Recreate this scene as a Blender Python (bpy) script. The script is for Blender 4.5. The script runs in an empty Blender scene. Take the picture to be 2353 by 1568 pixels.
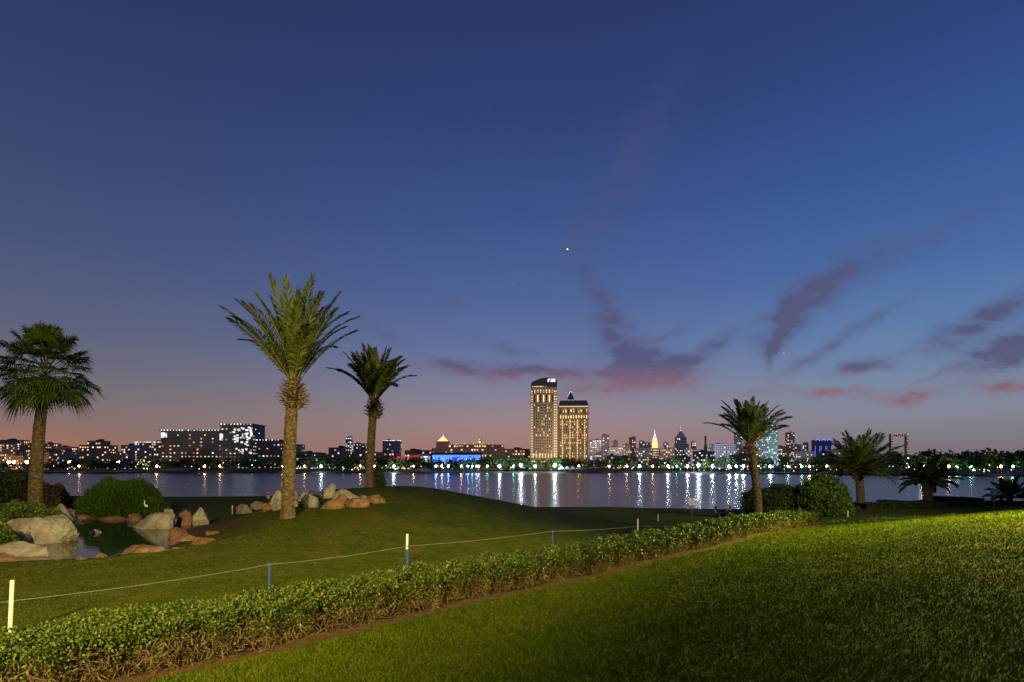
import bpy, math, random
import numpy as np
from mathutils import Vector, Matrix, noise
rng=np.random.default_rng(7); random.seed(7)
sc=bpy.context.scene
EYE=7.0; F=1307.0
def bx(px,D): return (px-1176.5)/F*D          # lateral metres for a bearing at distance D
def hz_(py,D): return EYE-(py-1070.0)/F*D      # height for an elevation at distance D
def sm(a,b,x):
    t=np.clip((np.asarray(x,dtype=float)-a)/(b-a),0,1); return t*t*(3-2*t)

# ---------------------------------------------------------------- materials
def mat(name,col=(.5,.5,.5),rough=.7,emit=None,es=1.0,metal=0,spec=.3,sample=None):
    m=bpy.data.materials.new(name); m.use_nodes=True
    b=m.node_tree.nodes['Principled BSDF']
    b.inputs['Base Color'].default_value=(*col,1); b.inputs['Roughness'].default_value=rough
    b.inputs['Metallic'].default_value=metal; b.inputs['Specular IOR Level'].default_value=spec
    if emit:
        b.inputs['Emission Color'].default_value=(*emit,1); b.inputs['Emission Strength'].default_value=es
        if sample: m.cycles.emission_sampling=sample
    return m
def noisy(name,cols,scale=3,detail=6,rough=.85,bump=0,bscale=None,stretch=(1,1,1),attr=None,spec=.2,rfac=.6,obj=True):
    m=mat(name,cols[0],rough,spec=spec); nt=m.node_tree; N=nt.nodes; L=nt.links; b=N['Principled BSDF']
    tc=N.new('ShaderNodeTexCoord'); mp=N.new('ShaderNodeMapping'); mp.inputs['Scale'].default_value=stretch
    L.new(tc.outputs['Object'],mp.inputs[0])
    n=N.new('ShaderNodeTexNoise'); n.inputs['Scale'].default_value=scale; n.inputs['Detail'].default_value=detail; n.inputs['Roughness'].default_value=rfac
    L.new(mp.outputs[0],n.inputs['Vector'])
    r=N.new('ShaderNodeValToRGB'); e=r.color_ramp.elements
    e[0].position=.3; e[1].position=.7; e[0].color=(*cols[0],1); e[1].color=(*cols[-1],1)
    if len(cols)==3:
        k=e.new(.5); k.color=(*cols[1],1)
    if attr:
        a=N.new('ShaderNodeAttribute'); a.attribute_name=attr
        mm=N.new('ShaderNodeMath'); mm.operation='MULTIPLY_ADD'; mm.inputs[1].default_value=.55; 
        m2=N.new('ShaderNodeMath'); m2.operation='MULTIPLY'; m2.inputs[1].default_value=.5
        L.new(n.outputs[0],m2.inputs[0]); L.new(a.outputs['Fac'],mm.inputs[0]); L.new(m2.outputs[0],mm.inputs[2])
        L.new(mm.outputs[0],r.inputs[0])
    else: L.new(n.outputs[0],r.inputs[0])
    L.new(r.outputs[0],b.inputs['Base Color'])
    if bump:
        n2=N.new('ShaderNodeTexNoise'); n2.inputs['Scale'].default_value=bscale or scale*4; n2.inputs['Detail'].default_value=5
        L.new(mp.outputs[0],n2.inputs['Vector'])
        bp=N.new('ShaderNodeBump'); bp.inputs['Strength'].default_value=bump; bp.inputs['Distance'].default_value=.1
        L.new(n2.outputs[0],bp.inputs['Height']); L.new(bp.outputs[0],b.inputs['Normal'])
    return m

# ---------------------------------------------------------------- mesh helpers
def link(o): sc.collection.objects.link(o); return o
def poly_mesh(name,P,m,rnd=True,smooth=False):
    P=np.asarray(P,dtype=np.float32); n,k,_=P.shape
    me=bpy.data.meshes.new(name); me.vertices.add(n*k); me.vertices.foreach_set('co',P.ravel())
    me.loops.add(n*k); me.loops.foreach_set('vertex_index',np.arange(n*k,dtype=np.int32))
    me.polygons.add(n); me.polygons.foreach_set('loop_start',np.arange(0,n*k,k,dtype=np.int32))
    me.update(calc_edges=True)
    if rnd is not False:
        a=me.attributes.new('rnd','FLOAT','FACE'); v=rng.random(n) if rnd is True else rnd
        a.data.foreach_set('value',np.asarray(v,dtype=np.float32))
    me.materials.append(m); return link(bpy.data.objects.new(name,me))
def group(name,kids,loc=(0,0,0)):
    e=bpy.data.objects.new(name,None); link(e); e.empty_display_size=.3
    for k in kids: k.parent=e
    e.location=loc
    return e
class MB:
    def __init__(s): s.v=[];s.f=[];s.m=[]
    def quad(s,a,b,c,d,m=0):
        n=len(s.v); s.v+=[a,b,c,d]; s.f.append((n,n+1,n+2,n+3)); s.m.append(m)
    def face(s,pts,m=0):
        n=len(s.v); s.v+=list(pts); s.f.append(tuple(range(n,n+len(pts)))); s.m.append(m)
    def box(s,x0,x1,y0,y1,z0,z1,m=0):
        n=len(s.v); s.v+=[(x0,y0,z0),(x1,y0,z0),(x1,y1,z0),(x0,y1,z0),(x0,y0,z1),(x1,y0,z1),(x1,y1,z1),(x0,y1,z1)]
        for f in [(0,3,2,1),(4,5,6,7),(0,1,5,4),(1,2,6,5),(2,3,7,6),(3,0,4,7)]:
            s.f.append(tuple(n+i for i in f)); s.m.append(m)
    def frus(s,cx,cy,z0,z1,w0,d0,w1,d1,m=0):
        n=len(s.v)
        for (w,d,z) in ((w0,d0,z0),(w1,d1,z1)): s.v+=[(cx-w/2,cy-d/2,z),(cx+w/2,cy-d/2,z),(cx+w/2,cy+d/2,z),(cx-w/2,cy+d/2,z)]
        for f in [(0,3,2,1),(4,5,6,7),(0,1,5,4),(1,2,6,5),(2,3,7,6),(3,0,4,7)]:
            s.f.append(tuple(n+i for i in f)); s.m.append(m)
    def tube(s,pts,rad,k=8,m=0,cap=True):
        pts=[Vector(p) for p in pts]; n0=len(s.v)
        for i,p in enumerate(pts):
            t=(pts[min(i+1,len(pts)-1)]-pts[max(i-1,0)]).normalized()
            a=t.orthogonal() if abs(t.z)<.95 else Vector((1,0,0)); 
            if i and abs(t.z)<.95: a=Vector((0,0,1))
            b=t.cross(a).normalized(); a=b.cross(t).normalized()
            r=rad[i] if hasattr(rad,'__len__') else rad
            for j in range(k):
                q=p+(a*math.cos(2*math.pi*j/k)+b*math.sin(2*math.pi*j/k))*r; s.v.append(tuple(q))
        for i in range(len(pts)-1):
            for j in range(k):
                s.f.append((n0+i*k+j,n0+i*k+(j+1)%k,n0+(i+1)*k+(j+1)%k,n0+(i+1)*k+j)); s.m.append(m)
        if cap:
            s.f.append(tuple(n0+j for j in range(k))[::-1]); s.m.append(m)
            e=n0+(len(pts)-1)*k; s.f.append(tuple(e+j for j in range(k))); s.m.append(m)
    def lathe(s,prof,k=16,m=0,c=(0,0,0)):
        n0=len(s.v)
        for r,z in prof:
            for j in range(k): s.v.append((c[0]+r*math.cos(2*math.pi*j/k),c[1]+r*math.sin(2*math.pi*j/k),c[2]+z))
        for i in range(len(prof)-1):
            for j in range(k):
                s.f.append((n0+i*k+j,n0+i*k+(j+1)%k,n0+(i+1)*k+(j+1)%k,n0+(i+1)*k+j)); s.m.append(m)
    def make(s,name,mats,smooth=False,loc=(0,0,0),rot=0):
        me=bpy.data.meshes.new(name); me.from_pydata(s.v,[],s.f); 
        for m in mats: me.materials.append(m)
        me.polygons.foreach_set('material_index',s.m)
        if smooth: me.polygons.foreach_set('use_smooth',[True]*len(s.f))
        me.update(); o=link(bpy.data.objects.new(name,me)); o.location=loc; o.rotation_euler[2]=rot; return o

# ---------------------------------------------------------------- terrain
AX,AY=-4.0,6.6; ux,uy=.689,.725; nx,ny=.725,-.689
POND=np.array([(-18.6,21.6),(-16.2,22.2),(-15.0,24.2),(-16.0,27),(-17.4,29.5),(-18.6,32),(-19.4,36),(-22,39.3),(-29,38.5),(-28,35),(-24.8,31),(-23.2,28),(-22.2,25),(-21.4,22.4)])
def polysd(X,Y,poly):
    X=np.asarray(X,float);Y=np.asarray(Y,float); d=np.full(X.shape,1e9); ins=np.zeros(X.shape,bool); n=len(poly)
    for i in range(n):
        x1,y1=poly[i]; x2,y2=poly[(i+1)%n]; dx,dy=x2-x1,y2-y1
        t=np.clip(((X-x1)*dx+(Y-y1)*dy)/(dx*dx+dy*dy),0,1)
        d=np.minimum(d,np.hypot(X-x1-t*dx,Y-y1-t*dy))
        c=((y1>Y)!=(y2>Y))&(X<(x2-x1)*(Y-y1)/((y2-y1) if y2!=y1 else 1e-9)+x1); ins^=c
    return np.where(ins,-d,d)
WZ=3.33
def yedge(X): return 66-9*sm(-22,-6,X)+9*sm(28,50,X)+.8*np.sin(np.asarray(X)*.21)
def terr(X,Y):
    X=np.asarray(X,float);Y=np.asarray(Y,float)
    s=(X-AX)*nx+(Y-AY)*ny; d=polysd(X,Y,POND)
    zl=4.25-.0395*np.clip(Y,4,39)
    l=sm(-9,-16,X); zl=zl*(1-l)+np.maximum(zl-.06,3.44)*l
    sx=np.where(X>-9,7.4,5.6)
    zl=zl+2.75*np.exp(-.5*((X+9)/sx)**2-.5*((Y-41)/np.where(Y<41,12.,14.))**2)*(1-sm(45,62,Y)*.8)*(.12+.88*sm(.5,5.5,d))*sm(-22,-14,X)
    zu=4.55+.9*sm(0,8,s); k=sm(20,38,Y); zu=zu*(1-k)+zl*k
    b=sm(-3.8,-.5,s); z=zl*(1-b)+zu*b
    z=z+(.035*np.sin(X*.7+Y*.3)*np.sin(Y*.55-X*.2+1)+.05*np.sin(X*.23+2)*np.sin(Y*.19))*sm(.5,4,d)
    p=sm(.5,-.9,d); z=z*(1-p)+2.6*p
    ye=yedge(X); e=sm(ye,ye+7,Y); z=z*(1-e)-1.5*e
    e2=sm(-95,-120,X)+0; z=z-6*e2*sm(40,60,Y)
    return z
def tz(x,y): return float(terr(np.array([x]),np.array([y]))[0])
def ground_dist(px,py):
    Ds=np.arange(6,70,.1); zt=terr(bx(px,Ds),Ds); zr=hz_(py,Ds); k=np.argmax(zt>=zr); return float(Ds[k]) if (zt>=zr).any() else 36.
PATH=[(bx(1690,41),41.5),(bx(1745,40),40.0),(bx(1835,41),40.6),(bx(1840,47),46),(bx(1760,47),45),(bx(1690,45),44.5)]
PATH=np.array(PATH)
gx=np.concatenate([np.arange(-130,-32,1.2),np.arange(-32,24,.28),np.arange(24,150,1.0)])
gy=np.concatenate([np.arange(-40,2,1.0),np.arange(2,48,.28),np.arange(48,90,.7)])
GX,GY=np.meshgrid(gx,gy); GZ=terr(GX,GY)
nxv,nyv=len(gx),len(gy)
co=np.stack([GX,GY,GZ],-1).reshape(-1,3).astype(np.float32)
ii=np.arange(nyv-1)[:,None]*nxv+np.arange(nxv-1)[None,:]
fa=np.stack([ii,ii+1,ii+1+nxv,ii+nxv],-1).reshape(-1,4).astype(np.int32)
me=bpy.data.meshes.new('lawn'); me.vertices.add(len(co)); me.vertices.foreach_set('co',co.ravel())
me.loops.add(fa.size); me.loops.foreach_set('vertex_index',fa.ravel()); me.polygons.add(len(fa)); me.polygons.foreach_set('loop_start',np.arange(0,fa.size,4,dtype=np.int32))
me.polygons.foreach_set('use_smooth',np.ones(len(fa),bool)); me.update(calc_edges=True)
S=(GX-AX)*nx+(GY-AY)*ny; Aa=(GX-AX)*ux+(GY-AY)*uy
dirt=sm(.42,.0,S)*sm(-1.9,-1.3,S)*(Aa<26.5)*.85
pd=polysd(GX,GY,POND); dirt=np.maximum(dirt,sm(.9,.1,pd))
dirt=np.maximum(dirt,.9*np.exp(-((GX+16.2)/2.0)**2-((GY-30.5)/4.5)**2))
dirt=np.maximum(dirt,.7*np.exp(-((GX+29.5)/3.6)**2-((GY-52)/1.8)**2))
dirt=np.maximum(dirt,sm(0.3,1.5,GY-yedge(GX))*.9)
path=sm(.5,-.1,polysd(GX,GY,PATH))
a=me.attributes.new('dirt','FLOAT','POINT'); a.data.foreach_set('value',dirt.ravel().astype(np.float32))
a=me.attributes.new('path','FLOAT','POINT'); a.data.foreach_set('value',path.ravel().astype(np.float32))
m=mat('grass_lawn',(.05,.07,.01),.9,spec=.05); nt=m.node_tree;N=nt.nodes;L=nt.links;b=N['Principled BSDF']
tc=N.new('ShaderNodeTexCoord')
def nz(scale,det=5,ro=.6):
    n=N.new('ShaderNodeTexNoise'); n.inputs['Scale'].default_value=scale; n.inputs['Detail'].default_value=det; n.inputs['Roughness'].default_value=ro
    L.new(tc.outputs['Object'],n.inputs['Vector']); return n.outputs[0]
def ramp(fac,*st):
    r=N.new('ShaderNodeValToRGB'); e=r.color_ramp.elements
    e[0].position=st[0][0]; e[0].color=(*st[0][1],1); e[1].position=st[-1][0]; e[1].color=(*st[-1][1],1)
    for p,c in st[1:-1]: k=e.new(p); k.color=(*c,1)
    L.new(fac,r.inputs[0]); return r.outputs[0]
def mix(f,a_,b_,bt='MIX'):
    x=N.new('ShaderNodeMix'); x.data_type='RGBA'; x.blend_type=bt
    if isinstance(f,(int,float)): x.inputs[0].default_value=f
    else: L.new(f,x.inputs[0])
    for i,v in ((6,a_),(7,b_)):
        if isinstance(v,tuple): x.inputs[i].default_value=(*v,1)
        else: L.new(v,x.inputs[i])
    return x.outputs[2]
base=ramp(nz(.5,7,.68),(.36,(.050,.072,.005)),(.5,(.072,.092,.007)),(.66,(.125,.100,.018)))
fine=ramp(nz(28,4,.7),(.3,(.45,.45,.45)),(.7,(1.5,1.5,1.4)))
g=mix(1.0,base,fine,'MULTIPLY')
mott=ramp(nz(3.2,5,.7),(.35,(.68,.76,.7)),(.65,(1.3,1.2,1.2)))
g=mix(1.0,g,mott,'MULTIPLY')
ad=N.new('ShaderNodeAttribute'); ad.attribute_name='dirt'
dn=N.new('ShaderNodeMath'); dn.operation='MULTIPLY_ADD'; L.new(nz(5,5),dn.inputs[0]); dn.inputs[1].default_value=.9; dn.inputs[2].default_value=-.45
da=N.new('ShaderNodeMath'); da.operation='ADD'; da.use_clamp=True; L.new(dn.outputs[0],da.inputs[0]); L.new(ad.outputs['Fac'],da.inputs[1])
dr=ramp(da.outputs[0],(.4,(0,0,0)),(.62,(1,1,1)))
soil=ramp(nz(9,6,.7),(.3,(.06,.038,.018)),(.7,(.17,.105,.055)))
g=mix(dr,g,soil)
ap=N.new('ShaderNodeAttribute'); ap.attribute_name='path'
pav=ramp(nz(14,3),(.3,(.17,.11,.08)),(.7,(.26,.18,.14)))
g=mix(ap.outputs['Fac'],g,pav)
L.new(g,b.inputs['Base Color'])
bp=N.new('ShaderNodeBump'); bp.inputs['Strength'].default_value=.9; bp.inputs['Distance'].default_value=.05
L.new(nz(22,5,.75),bp.inputs['Height']); L.new(bp.outputs[0],b.inputs['Normal'])
me.materials.append(m); link(bpy.data.objects.new('lawn',me))

# ---------------------------------------------------------------- water
def water(name,rough,bs,bd,verts,scale,col=(.006,.012,.02),st=(1,1,1)):
    m=mat(name+'_surface',col,rough,spec=.5); nt=m.node_tree;N=nt.nodes;L=nt.links
    m.node_tree.nodes['Principled BSDF'].inputs['IOR'].default_value=1.333
    tc=N.new('ShaderNodeTexCoord'); mp=N.new('ShaderNodeMapping'); mp.inputs['Scale'].default_value=st
    n=N.new('ShaderNodeTexNoise'); n.inputs['Scale'].default_value=scale; n.inputs['Detail'].default_value=4
    L.new(tc.outputs['Object'],mp.inputs[0]); L.new(mp.outputs[0],n.inputs[0])
    bp=N.new('ShaderNodeBump'); bp.inputs['Strength'].default_value=bs; bp.inputs['Distance'].default_value=bd
    L.new(n.outputs[0],bp.inputs['Height']); L.new(bp.outputs[0],N['Principled BSDF'].inputs['Normal'])
    me=bpy.data.meshes.new(name); me.from_pydata(verts,[],[tuple(range(len(verts)))]); me.materials.append(m)
    return link(bpy.data.objects.new(name,me))
water('creek_water',.25,.16,.25,[(-9000,20,0),(9000,20,0),(9000,12000,0),(-9000,12000,0)],.3,col=(.016,.03,.06),st=(.3,1.2,1))
c=POND.mean(0); pe=[(float(p[0]+(p[0]-c[0])/np.hypot(*(p-c))*.9),float(p[1]+(p[1]-c[1])/np.hypot(*(p-c))*.9),WZ) for p in POND]
water('pond_water',.02,.10,.04,pe,2.5)

# far land
xs=np.arange(-3000,3001,40.)
def shore(x): return 512-150*sm(120,330,x)+6*np.sin(x*.02)
mb=MB(); fl=[(float(x),float(shore(x)),1.4) for x in xs]
for i in range(len(xs)-1):
    a0,a1=fl[i],fl[i+1]
    mb.quad((a0[0],a0[1]-3,-1),(a1[0],a1[1]-3,-1),a1,a0)
    mb.quad(a0,a1,(a1[0]*3,11000,1.4),(a0[0]*3,11000,1.4))
mb.make('far_bank_ground',[noisy('far_ground',[(.03,.035,.02),(.08,.075,.055)],.03)])

# ---------------------------------------------------------------- grass blades
def grass(name,n,smin,smax,dmin,dmax,h,m,lowprob=1.0):
    D=(rng.random(n)*(math.sqrt(dmax)-math.sqrt(dmin))+math.sqrt(dmin))**2
    X=(rng.random(n)*2-1)*1.0*D; Y=D
    s=(X-AX)*nx+(Y-AY)*ny
    k=(s>smin+.12*np.sin(X*5)*np.sin(Y*4))&(s<smax)&(polysd(X,Y,POND)>.8); X,Y,D=X[k],Y[k],D[k]; n=len(X)
    Z=terr(X,Y)-.004
    pn=.6+.5*np.sin(X*1.7+np.sin(Y*1.3)*2)*np.sin(Y*2.1+np.sin(X*.9)*2)
    hh=h*(.55+.8*rng.random(n))*(.8+.35*pn); w=.0042*(D/4.)**.75*(.7+.6*rng.random(n))
    an=rng.random(n)*2*np.pi; le=hh*(.15+.7*rng.random(n)); la=rng.random(n)*2*np.pi
    B=np.stack([X,Y,Z],-1); W=np.stack([np.cos(an)*w,np.sin(an)*w,0*w],-1)
    T=B+np.stack([np.cos(la)*le,np.sin(la)*le,hh],-1)
    P=np.stack([B-W,B+W,T],1)
    r=np.clip(rng.random(n)*.75+.25*pn*rng.random(n),0,1)
    return poly_mesh(name,P,m,r)
gm=noisy('grass_blades',[(.050,.085,.003),(.090,.135,.004),(.145,.165,.008)],.8,attr='rnd',rough=.8,spec=.03)
grass('lawn_grass',430000,.22,99,3.2,26,.034,gm)
gm2=noisy('short_grass',[(.045,.064,.005),(.075,.092,.008),(.13,.108,.020)],.8,attr='rnd',rough=.8,spec=.05)
grass('fairway_grass',200000,-60,-1.6,8,27,.022,gm2)

# ---------------------------------------------------------------- clipped hedge
def norm(v): return v/np.maximum(np.linalg.norm(v,axis=-1,keepdims=True),1e-9)
def rdir(n): return norm(rng.normal(size=(n,3)))
def leaves(C,Ldir,size,aspect=.5):
    n=len(C); R=rdir(n); S_=norm(np.cross(Ldir,R)); a=Ldir*size[:,None]*.5; b=S_*size[:,None]*.5*aspect
    return np.stack([C-a,C+b,C+a,C-b],1)
A0,A1=-7.5,26.0
def hz_top(a): return terr(AX+ux*a,AY+uy*a)
def hedge_pt(a,s): return AX+ux*a+nx*s, AY+uy*a+ny*s
def hn(a,k=1.0): return .05*np.sin(a*2.3*k)+.04*np.sin(a*5.1*k+1)+.03*np.sin(a*11*k+2)
n=200000
a_=A0+(A1-A0)*rng.random(n)**1.7
W_=1.15; H_=.56
t=rng.random(n); dep=rng.exponential(.035,n)
top=t<.55; back=t>.93
s_=np.where(top,-W_*rng.random(n),np.where(back,-W_+dep,-dep*1.6)); zz=np.where(top,H_-dep*1.2,H_*np.sqrt(rng.random(n)))
s_=s_+np.where(top,0,hn(a_))+.0; edge=np.clip(1-np.abs(s_+W_/2)/(W_/2),0,1)
zz=zz-.07*np.exp(-edge*12)*(top)+hn(a_+s_*1.3,1.3)*.7*(zz/H_)+.02*rng.normal(size=n)
x_,y_=hedge_pt(a_,s_); bz=np.minimum(hz_top(a_),99)
C=np.stack([x_,y_,bz+zz],-1)
clump=.5+.5*np.sin(a_*6.1+s_*3)*np.sin(a_*2.7+1+zz*9)
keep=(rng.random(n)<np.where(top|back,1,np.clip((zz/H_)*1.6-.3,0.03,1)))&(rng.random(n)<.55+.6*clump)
C=C[keep]
Dk=np.hypot(C[:,0],C[:,1]); sz=(.028+.022*rng.random(len(C)))*(Dk/8)**.45
ld=norm(rdir(len(C))+np.array([.1,-.1,.55]))
lm=noisy('hedge_leaves',[(.020,.042,.004),(.055,.095,.007),(.15,.18,.020)],2.5,attr='rnd',rough=.45,spec=.25)
h1=poly_mesh('leaves',leaves(C,ld,sz,.6),lm)
n=34000; a2=A0+(A1-A0)*rng.random(n)**1.6; x_,y_=hedge_pt(a2,-.02-rng.random(n)*.12+hn(a2)); z_=hz_top(a2)+rng.random(n)**.8*.42
C=np.stack([x_,y_,z_],-1); ld=norm(rdir(n)*.9+np.array([.1,-.1,.5])); 
tw=noisy('hedge_twigs',[(.08,.048,.018),(.15,.095,.04),(.25,.17,.085)],4,attr='rnd')
sz=(.08+.14*rng.random(n)); h2=poly_mesh('twigs',leaves(C,ld,sz,.06),tw)
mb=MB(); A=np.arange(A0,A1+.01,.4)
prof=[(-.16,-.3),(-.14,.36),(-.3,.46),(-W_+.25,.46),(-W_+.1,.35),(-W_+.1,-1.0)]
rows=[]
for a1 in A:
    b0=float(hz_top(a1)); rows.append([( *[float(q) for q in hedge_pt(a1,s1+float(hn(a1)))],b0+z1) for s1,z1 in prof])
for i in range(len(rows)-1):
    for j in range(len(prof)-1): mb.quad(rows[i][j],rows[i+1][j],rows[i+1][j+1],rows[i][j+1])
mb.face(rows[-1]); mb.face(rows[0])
h3=mb.make('dark_hedge_hull',[noisy('hedge_core',[(.012,.014,.004),(.03,.026,.01)],14)])  # closed dark hull filling the hedge, no branches modelled
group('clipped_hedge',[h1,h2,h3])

# ---------------------------------------------------------------- bushes
def cloud_pts(ells,n,shell=.35):
    vol=np.array([e[3]*e[4]*e[5] for e in ells])**.67; vol/=vol.sum(); idx=rng.choice(len(ells),n,p=vol)
    E=np.array(ells)[idx]; d=rdir(n); d[:,2]=np.where(d[:,2]<-.5,-d[:,2],d[:,2])
    r=1-shell*rng.random(n)**1.6; f=1+.10*np.sin(d[:,0]*7+idx)*np.sin(d[:,1]*6+idx*2)+.07*np.sin(d[:,2]*11+d[:,0]*9)
    return E[:,:3]+d*E[:,3:6]*(r*f)[:,None], d
def bush(name,ells,n,size,m,up=.3,aspect=.55,core=True,kidname='leaves'):
    C,d=cloud_pts(ells,n); ld=norm(rdir(n)+d*.4+np.array([0,0,up]))
    kids=[poly_mesh(kidname,leaves(C,ld,size*(.6+.8*rng.random(n)),aspect),m)]
    mb=MB()
    for e in ells:
        x,y,z,a,b_,c_=e; k=12
        prof=[(math.cos(t)*.74,math.sin(t)*.74) for t in np.linspace(-.9,1.55,7)]
        n0=len(mb.v)
        mb.lathe([(p[0],p[1]) for p in prof],k)
        for i in range(n0,len(mb.v)):
            v=mb.v[i]; mb.v[i]=(x+v[0]*a,y+v[1]*b_,z+v[2]*c_)
    kids.append(mb.make('dark_core',[CORE])); return group(name,kids)  # solid near-black hull inside the leaves, no branches modelled
CORE=noisy('foliage_core',[(.008,.012,.004),(.02,.024,.008)],5)
fol_dk=noisy('dark_foliage',[(.018,.035,.008),(.035,.06,.012),(.06,.085,.018)],1.5,attr='rnd',rough=.5)
fol_md=noisy('green_foliage',[(.035,.070,.006),(.06,.11,.009),(.11,.16,.02)],1.5,attr='rnd',rough=.5)
fol_gr=noisy('shrub_grass_foliage',[(.02,.055,.006),(.035,.09,.008),(.06,.12,.014)],1.5,attr='rnd',rough=.5)
fol_red=noisy('purple_foliage',[(.03,.018,.015),(.06,.03,.022),(.07,.06,.025)],1.5,attr='rnd')
def gz(x,y,dz=0): return tz(x,y)+dz
x=bx(258,39.5); y=40.6
C,d=cloud_pts([(x,y,3.4+.45,2.9,2.0,2.15),(x-1.6,y,3.5,1.6,1.6,1.5),(x+1.5,y,3.5,1.4,1.6,1.6)],44000,.3)
ld=norm(d*.7+np.array([0,0,.7])+rdir(len(C))*.45)
f1=poly_mesh('leaves',leaves(C,ld,.22+.2*rng.random(len(C)),.11),fol_gr)
mb=MB(); mb.lathe([(2.3,-.6),(2.6,.5),(2.2,1.2),(1.2,1.75),(.05,1.9)],14,c=(0,0,0)); f2=mb.make('dark_core',[CORE],loc=(x,y,3.4)); f2.scale=(1,.68,.9)  # lathed part is a solid dark hull within the leaves
group('ornamental_grass_shrub',[f1,f2])
def E(px,D,wpx,py_top,dzb=-.2,dy=1.0,off=0):
    X=bx(px,D); w=wpx/F*D; zb=gz(X,D)+dzb; zt=hz_(py_top,D); return (X,D+off,zb+(zt-zb)*.35,w/2,w/2*dy,(zt-zb)*.65)
bush('shrub',[E(1740,50,76,1122),E(1790,51,90,1112),E(1825,50.5,60,1116),E(1770,49,80,1135)],16000,.17,fol_dk)
bush('shrub',[E(1890,50,90,1092),E(1868,49,70,1106),E(1925,50,60,1112),E(1900,48.5,95,1130),E(1935,49,50,1140)],20000,.19,fol_md)
bush('shrub',[E(30,42,130,1075),E(-40,42,130,1085),E(70,44,70,1095)],9000,.2,fol_dk)
bush('purple_shrub',[E(120,40,75,1112),E(90,41,60,1120),E(150,40,35,1140)],9000,.15,fol_red)
bush('low_shrub',[E(60,28.5,110,1152,dzb=.2),E(20,29,90,1156,dzb=.2),(bx(105,28),28,3.9,.9,.9,1.0)],14000,.09,fol_md)
bush('low_shrub',[E(5,24.5,60,1205),E(-30,24.5,80,1200)],5000,.09,fol_md)
bush('low_shrub',[E(868,42.5,36,1084),E(852,43,24,1100)],3000,.13,fol_dk)
bush('shrub',[(10.6,8.2,5.8,.6,.4,1.05),(11.2,8.4,5.8,.5,.4,.9)],5000,.12,fol_dk)  # unseen shrub added off frame to throw a shadow patch on the lawn
bush('shrub',[(8.6,5.9,5.7,.6,.6,1.2),(9.2,5.6,5.7,.6,.8,1.1)],5000,.12,fol_dk)  # second unseen shrub, added to shadow the near right lawn
def lowhedge(name,p0,p1,w,h,n,size=.13,m=fol_dk):
    p0=np.array(p0,float);p1=np.array(p1,float); L_=np.linalg.norm(p1-p0); u=(p1-p0)/L_; v=np.array([-u[1],u[0]])
    t=rng.random(n); s=rng.random(n)*2-1; q=rng.random(n); top=q<.5
    ss=np.where(top,s,np.sign(s)*(1-.08*rng.random(n))); z=np.where(top,h-.06*rng.random(n),h*rng.random(n))
    XY=p0+u*(t*L_)[:,None]+v*(ss*w/2)[:,None]; z0=terr(XY[:,0],XY[:,1]); C=np.stack([XY[:,0],XY[:,1],z0+z+.05*np.sin(t*L_*1.5)],-1)
    k1=poly_mesh('leaves',leaves(C,rdir(n),size*(.6+.8*rng.random(n)),.6),m)
    mb=MB(); st=12
    for i in range(st):
        a=p0+u*L_*i/st; b=p0+u*L_*(i+1)/st; za=tz(*a);zb=tz(*b); W=v*w*.45
        P=lambda p,sg,z:(float(p[0]+sg*W[0]),float(p[1]+sg*W[1]),z)
        for sg in (-1,1): mb.quad(P(a,sg,za-.2),P(b,sg,zb-.2),P(b,sg,zb+h*.92),P(a,sg,za+h*.92))
        mb.quad(P(a,-1,za+h*.92),P(b,-1,zb+h*.92),P(b,1,zb+h*.92),P(a,1,za+h*.92))
    k2=mb.make('dark_core',[CORE]); return group(name,[k1,k2])  # near-black box hull under the leaf layer
lowhedge('clipped_hedge',(bx(1950,58),56.5),(bx(2135,59),58),2.4,.55,6000)
lowhedge('clipped_hedge',(bx(2135,60),59),(bx(2228,60),59.5),2.6,1.0,5000)
lowhedge('clipped_hedge',(bx(1850,33),35),(bx(2200,44),43),1.0,.6,9000,.1,fol_md)
lowhedge('clipped_hedge',(bx(2010,62),61),(bx(2400,66),62),1.5,.5,5000)

# ---------------------------------------------------------------- palms
bark=noisy('palm_bark',[(.05,.035,.018),(.12,.085,.045),(.22,.165,.095)],5,bump=.7,bscale=14,stretch=(1,1,1.6))
boot=noisy('palm_boots',[(.07,.045,.018),(.14,.095,.042),(.25,.18,.09)],3,attr='rnd')
frm=noisy('date_frond',[(.030,.054,.008),(.062,.092,.016),(.13,.15,.035)],.6,attr='rnd',rough=.5)
frm2=noisy('palm_frond_green',[(.02,.050,.006),(.04,.080,.010),(.09,.13,.02)],.6,attr='rnd',rough=.5)
rach=mat('frond_stem',(.14,.14,.04),.5)
def trunk_obj(H,r0,r1,lean=(0,0),flare=.35):
    mb=MB(); k=18; zs=np.linspace(0,H,int(H/.07)); n0=0
    for i,z in enumerate(zs):
        t=z/H; r=r0+(r1-r0)*t+flare*r0*math.exp(-z/.35); ph=(z/.2)%1; r*=1+.10*(1-ph)
        cx=lean[0]*t*t; cy=lean[1]*t*t; an=(i//3)*.45
        for j in range(k):
            rr=r*(1+.05*math.sin(j*2*math.pi/k*7+an)+.03*math.sin(j*3.3+z*9)); mb.v.append((cx+rr*math.cos(2*math.pi*j/k),cy+rr*math.sin(2*math.pi*j/k),z))
    for i in range(len(zs)-1):
        for j in range(k):
            mb.f.append((i*k+j,i*k+(j+1)%k,(i+1)*k+(j+1)%k,(i+1)*k+j)); mb.m.append(0)
    return mb.make('trunk',[bark])
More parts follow.
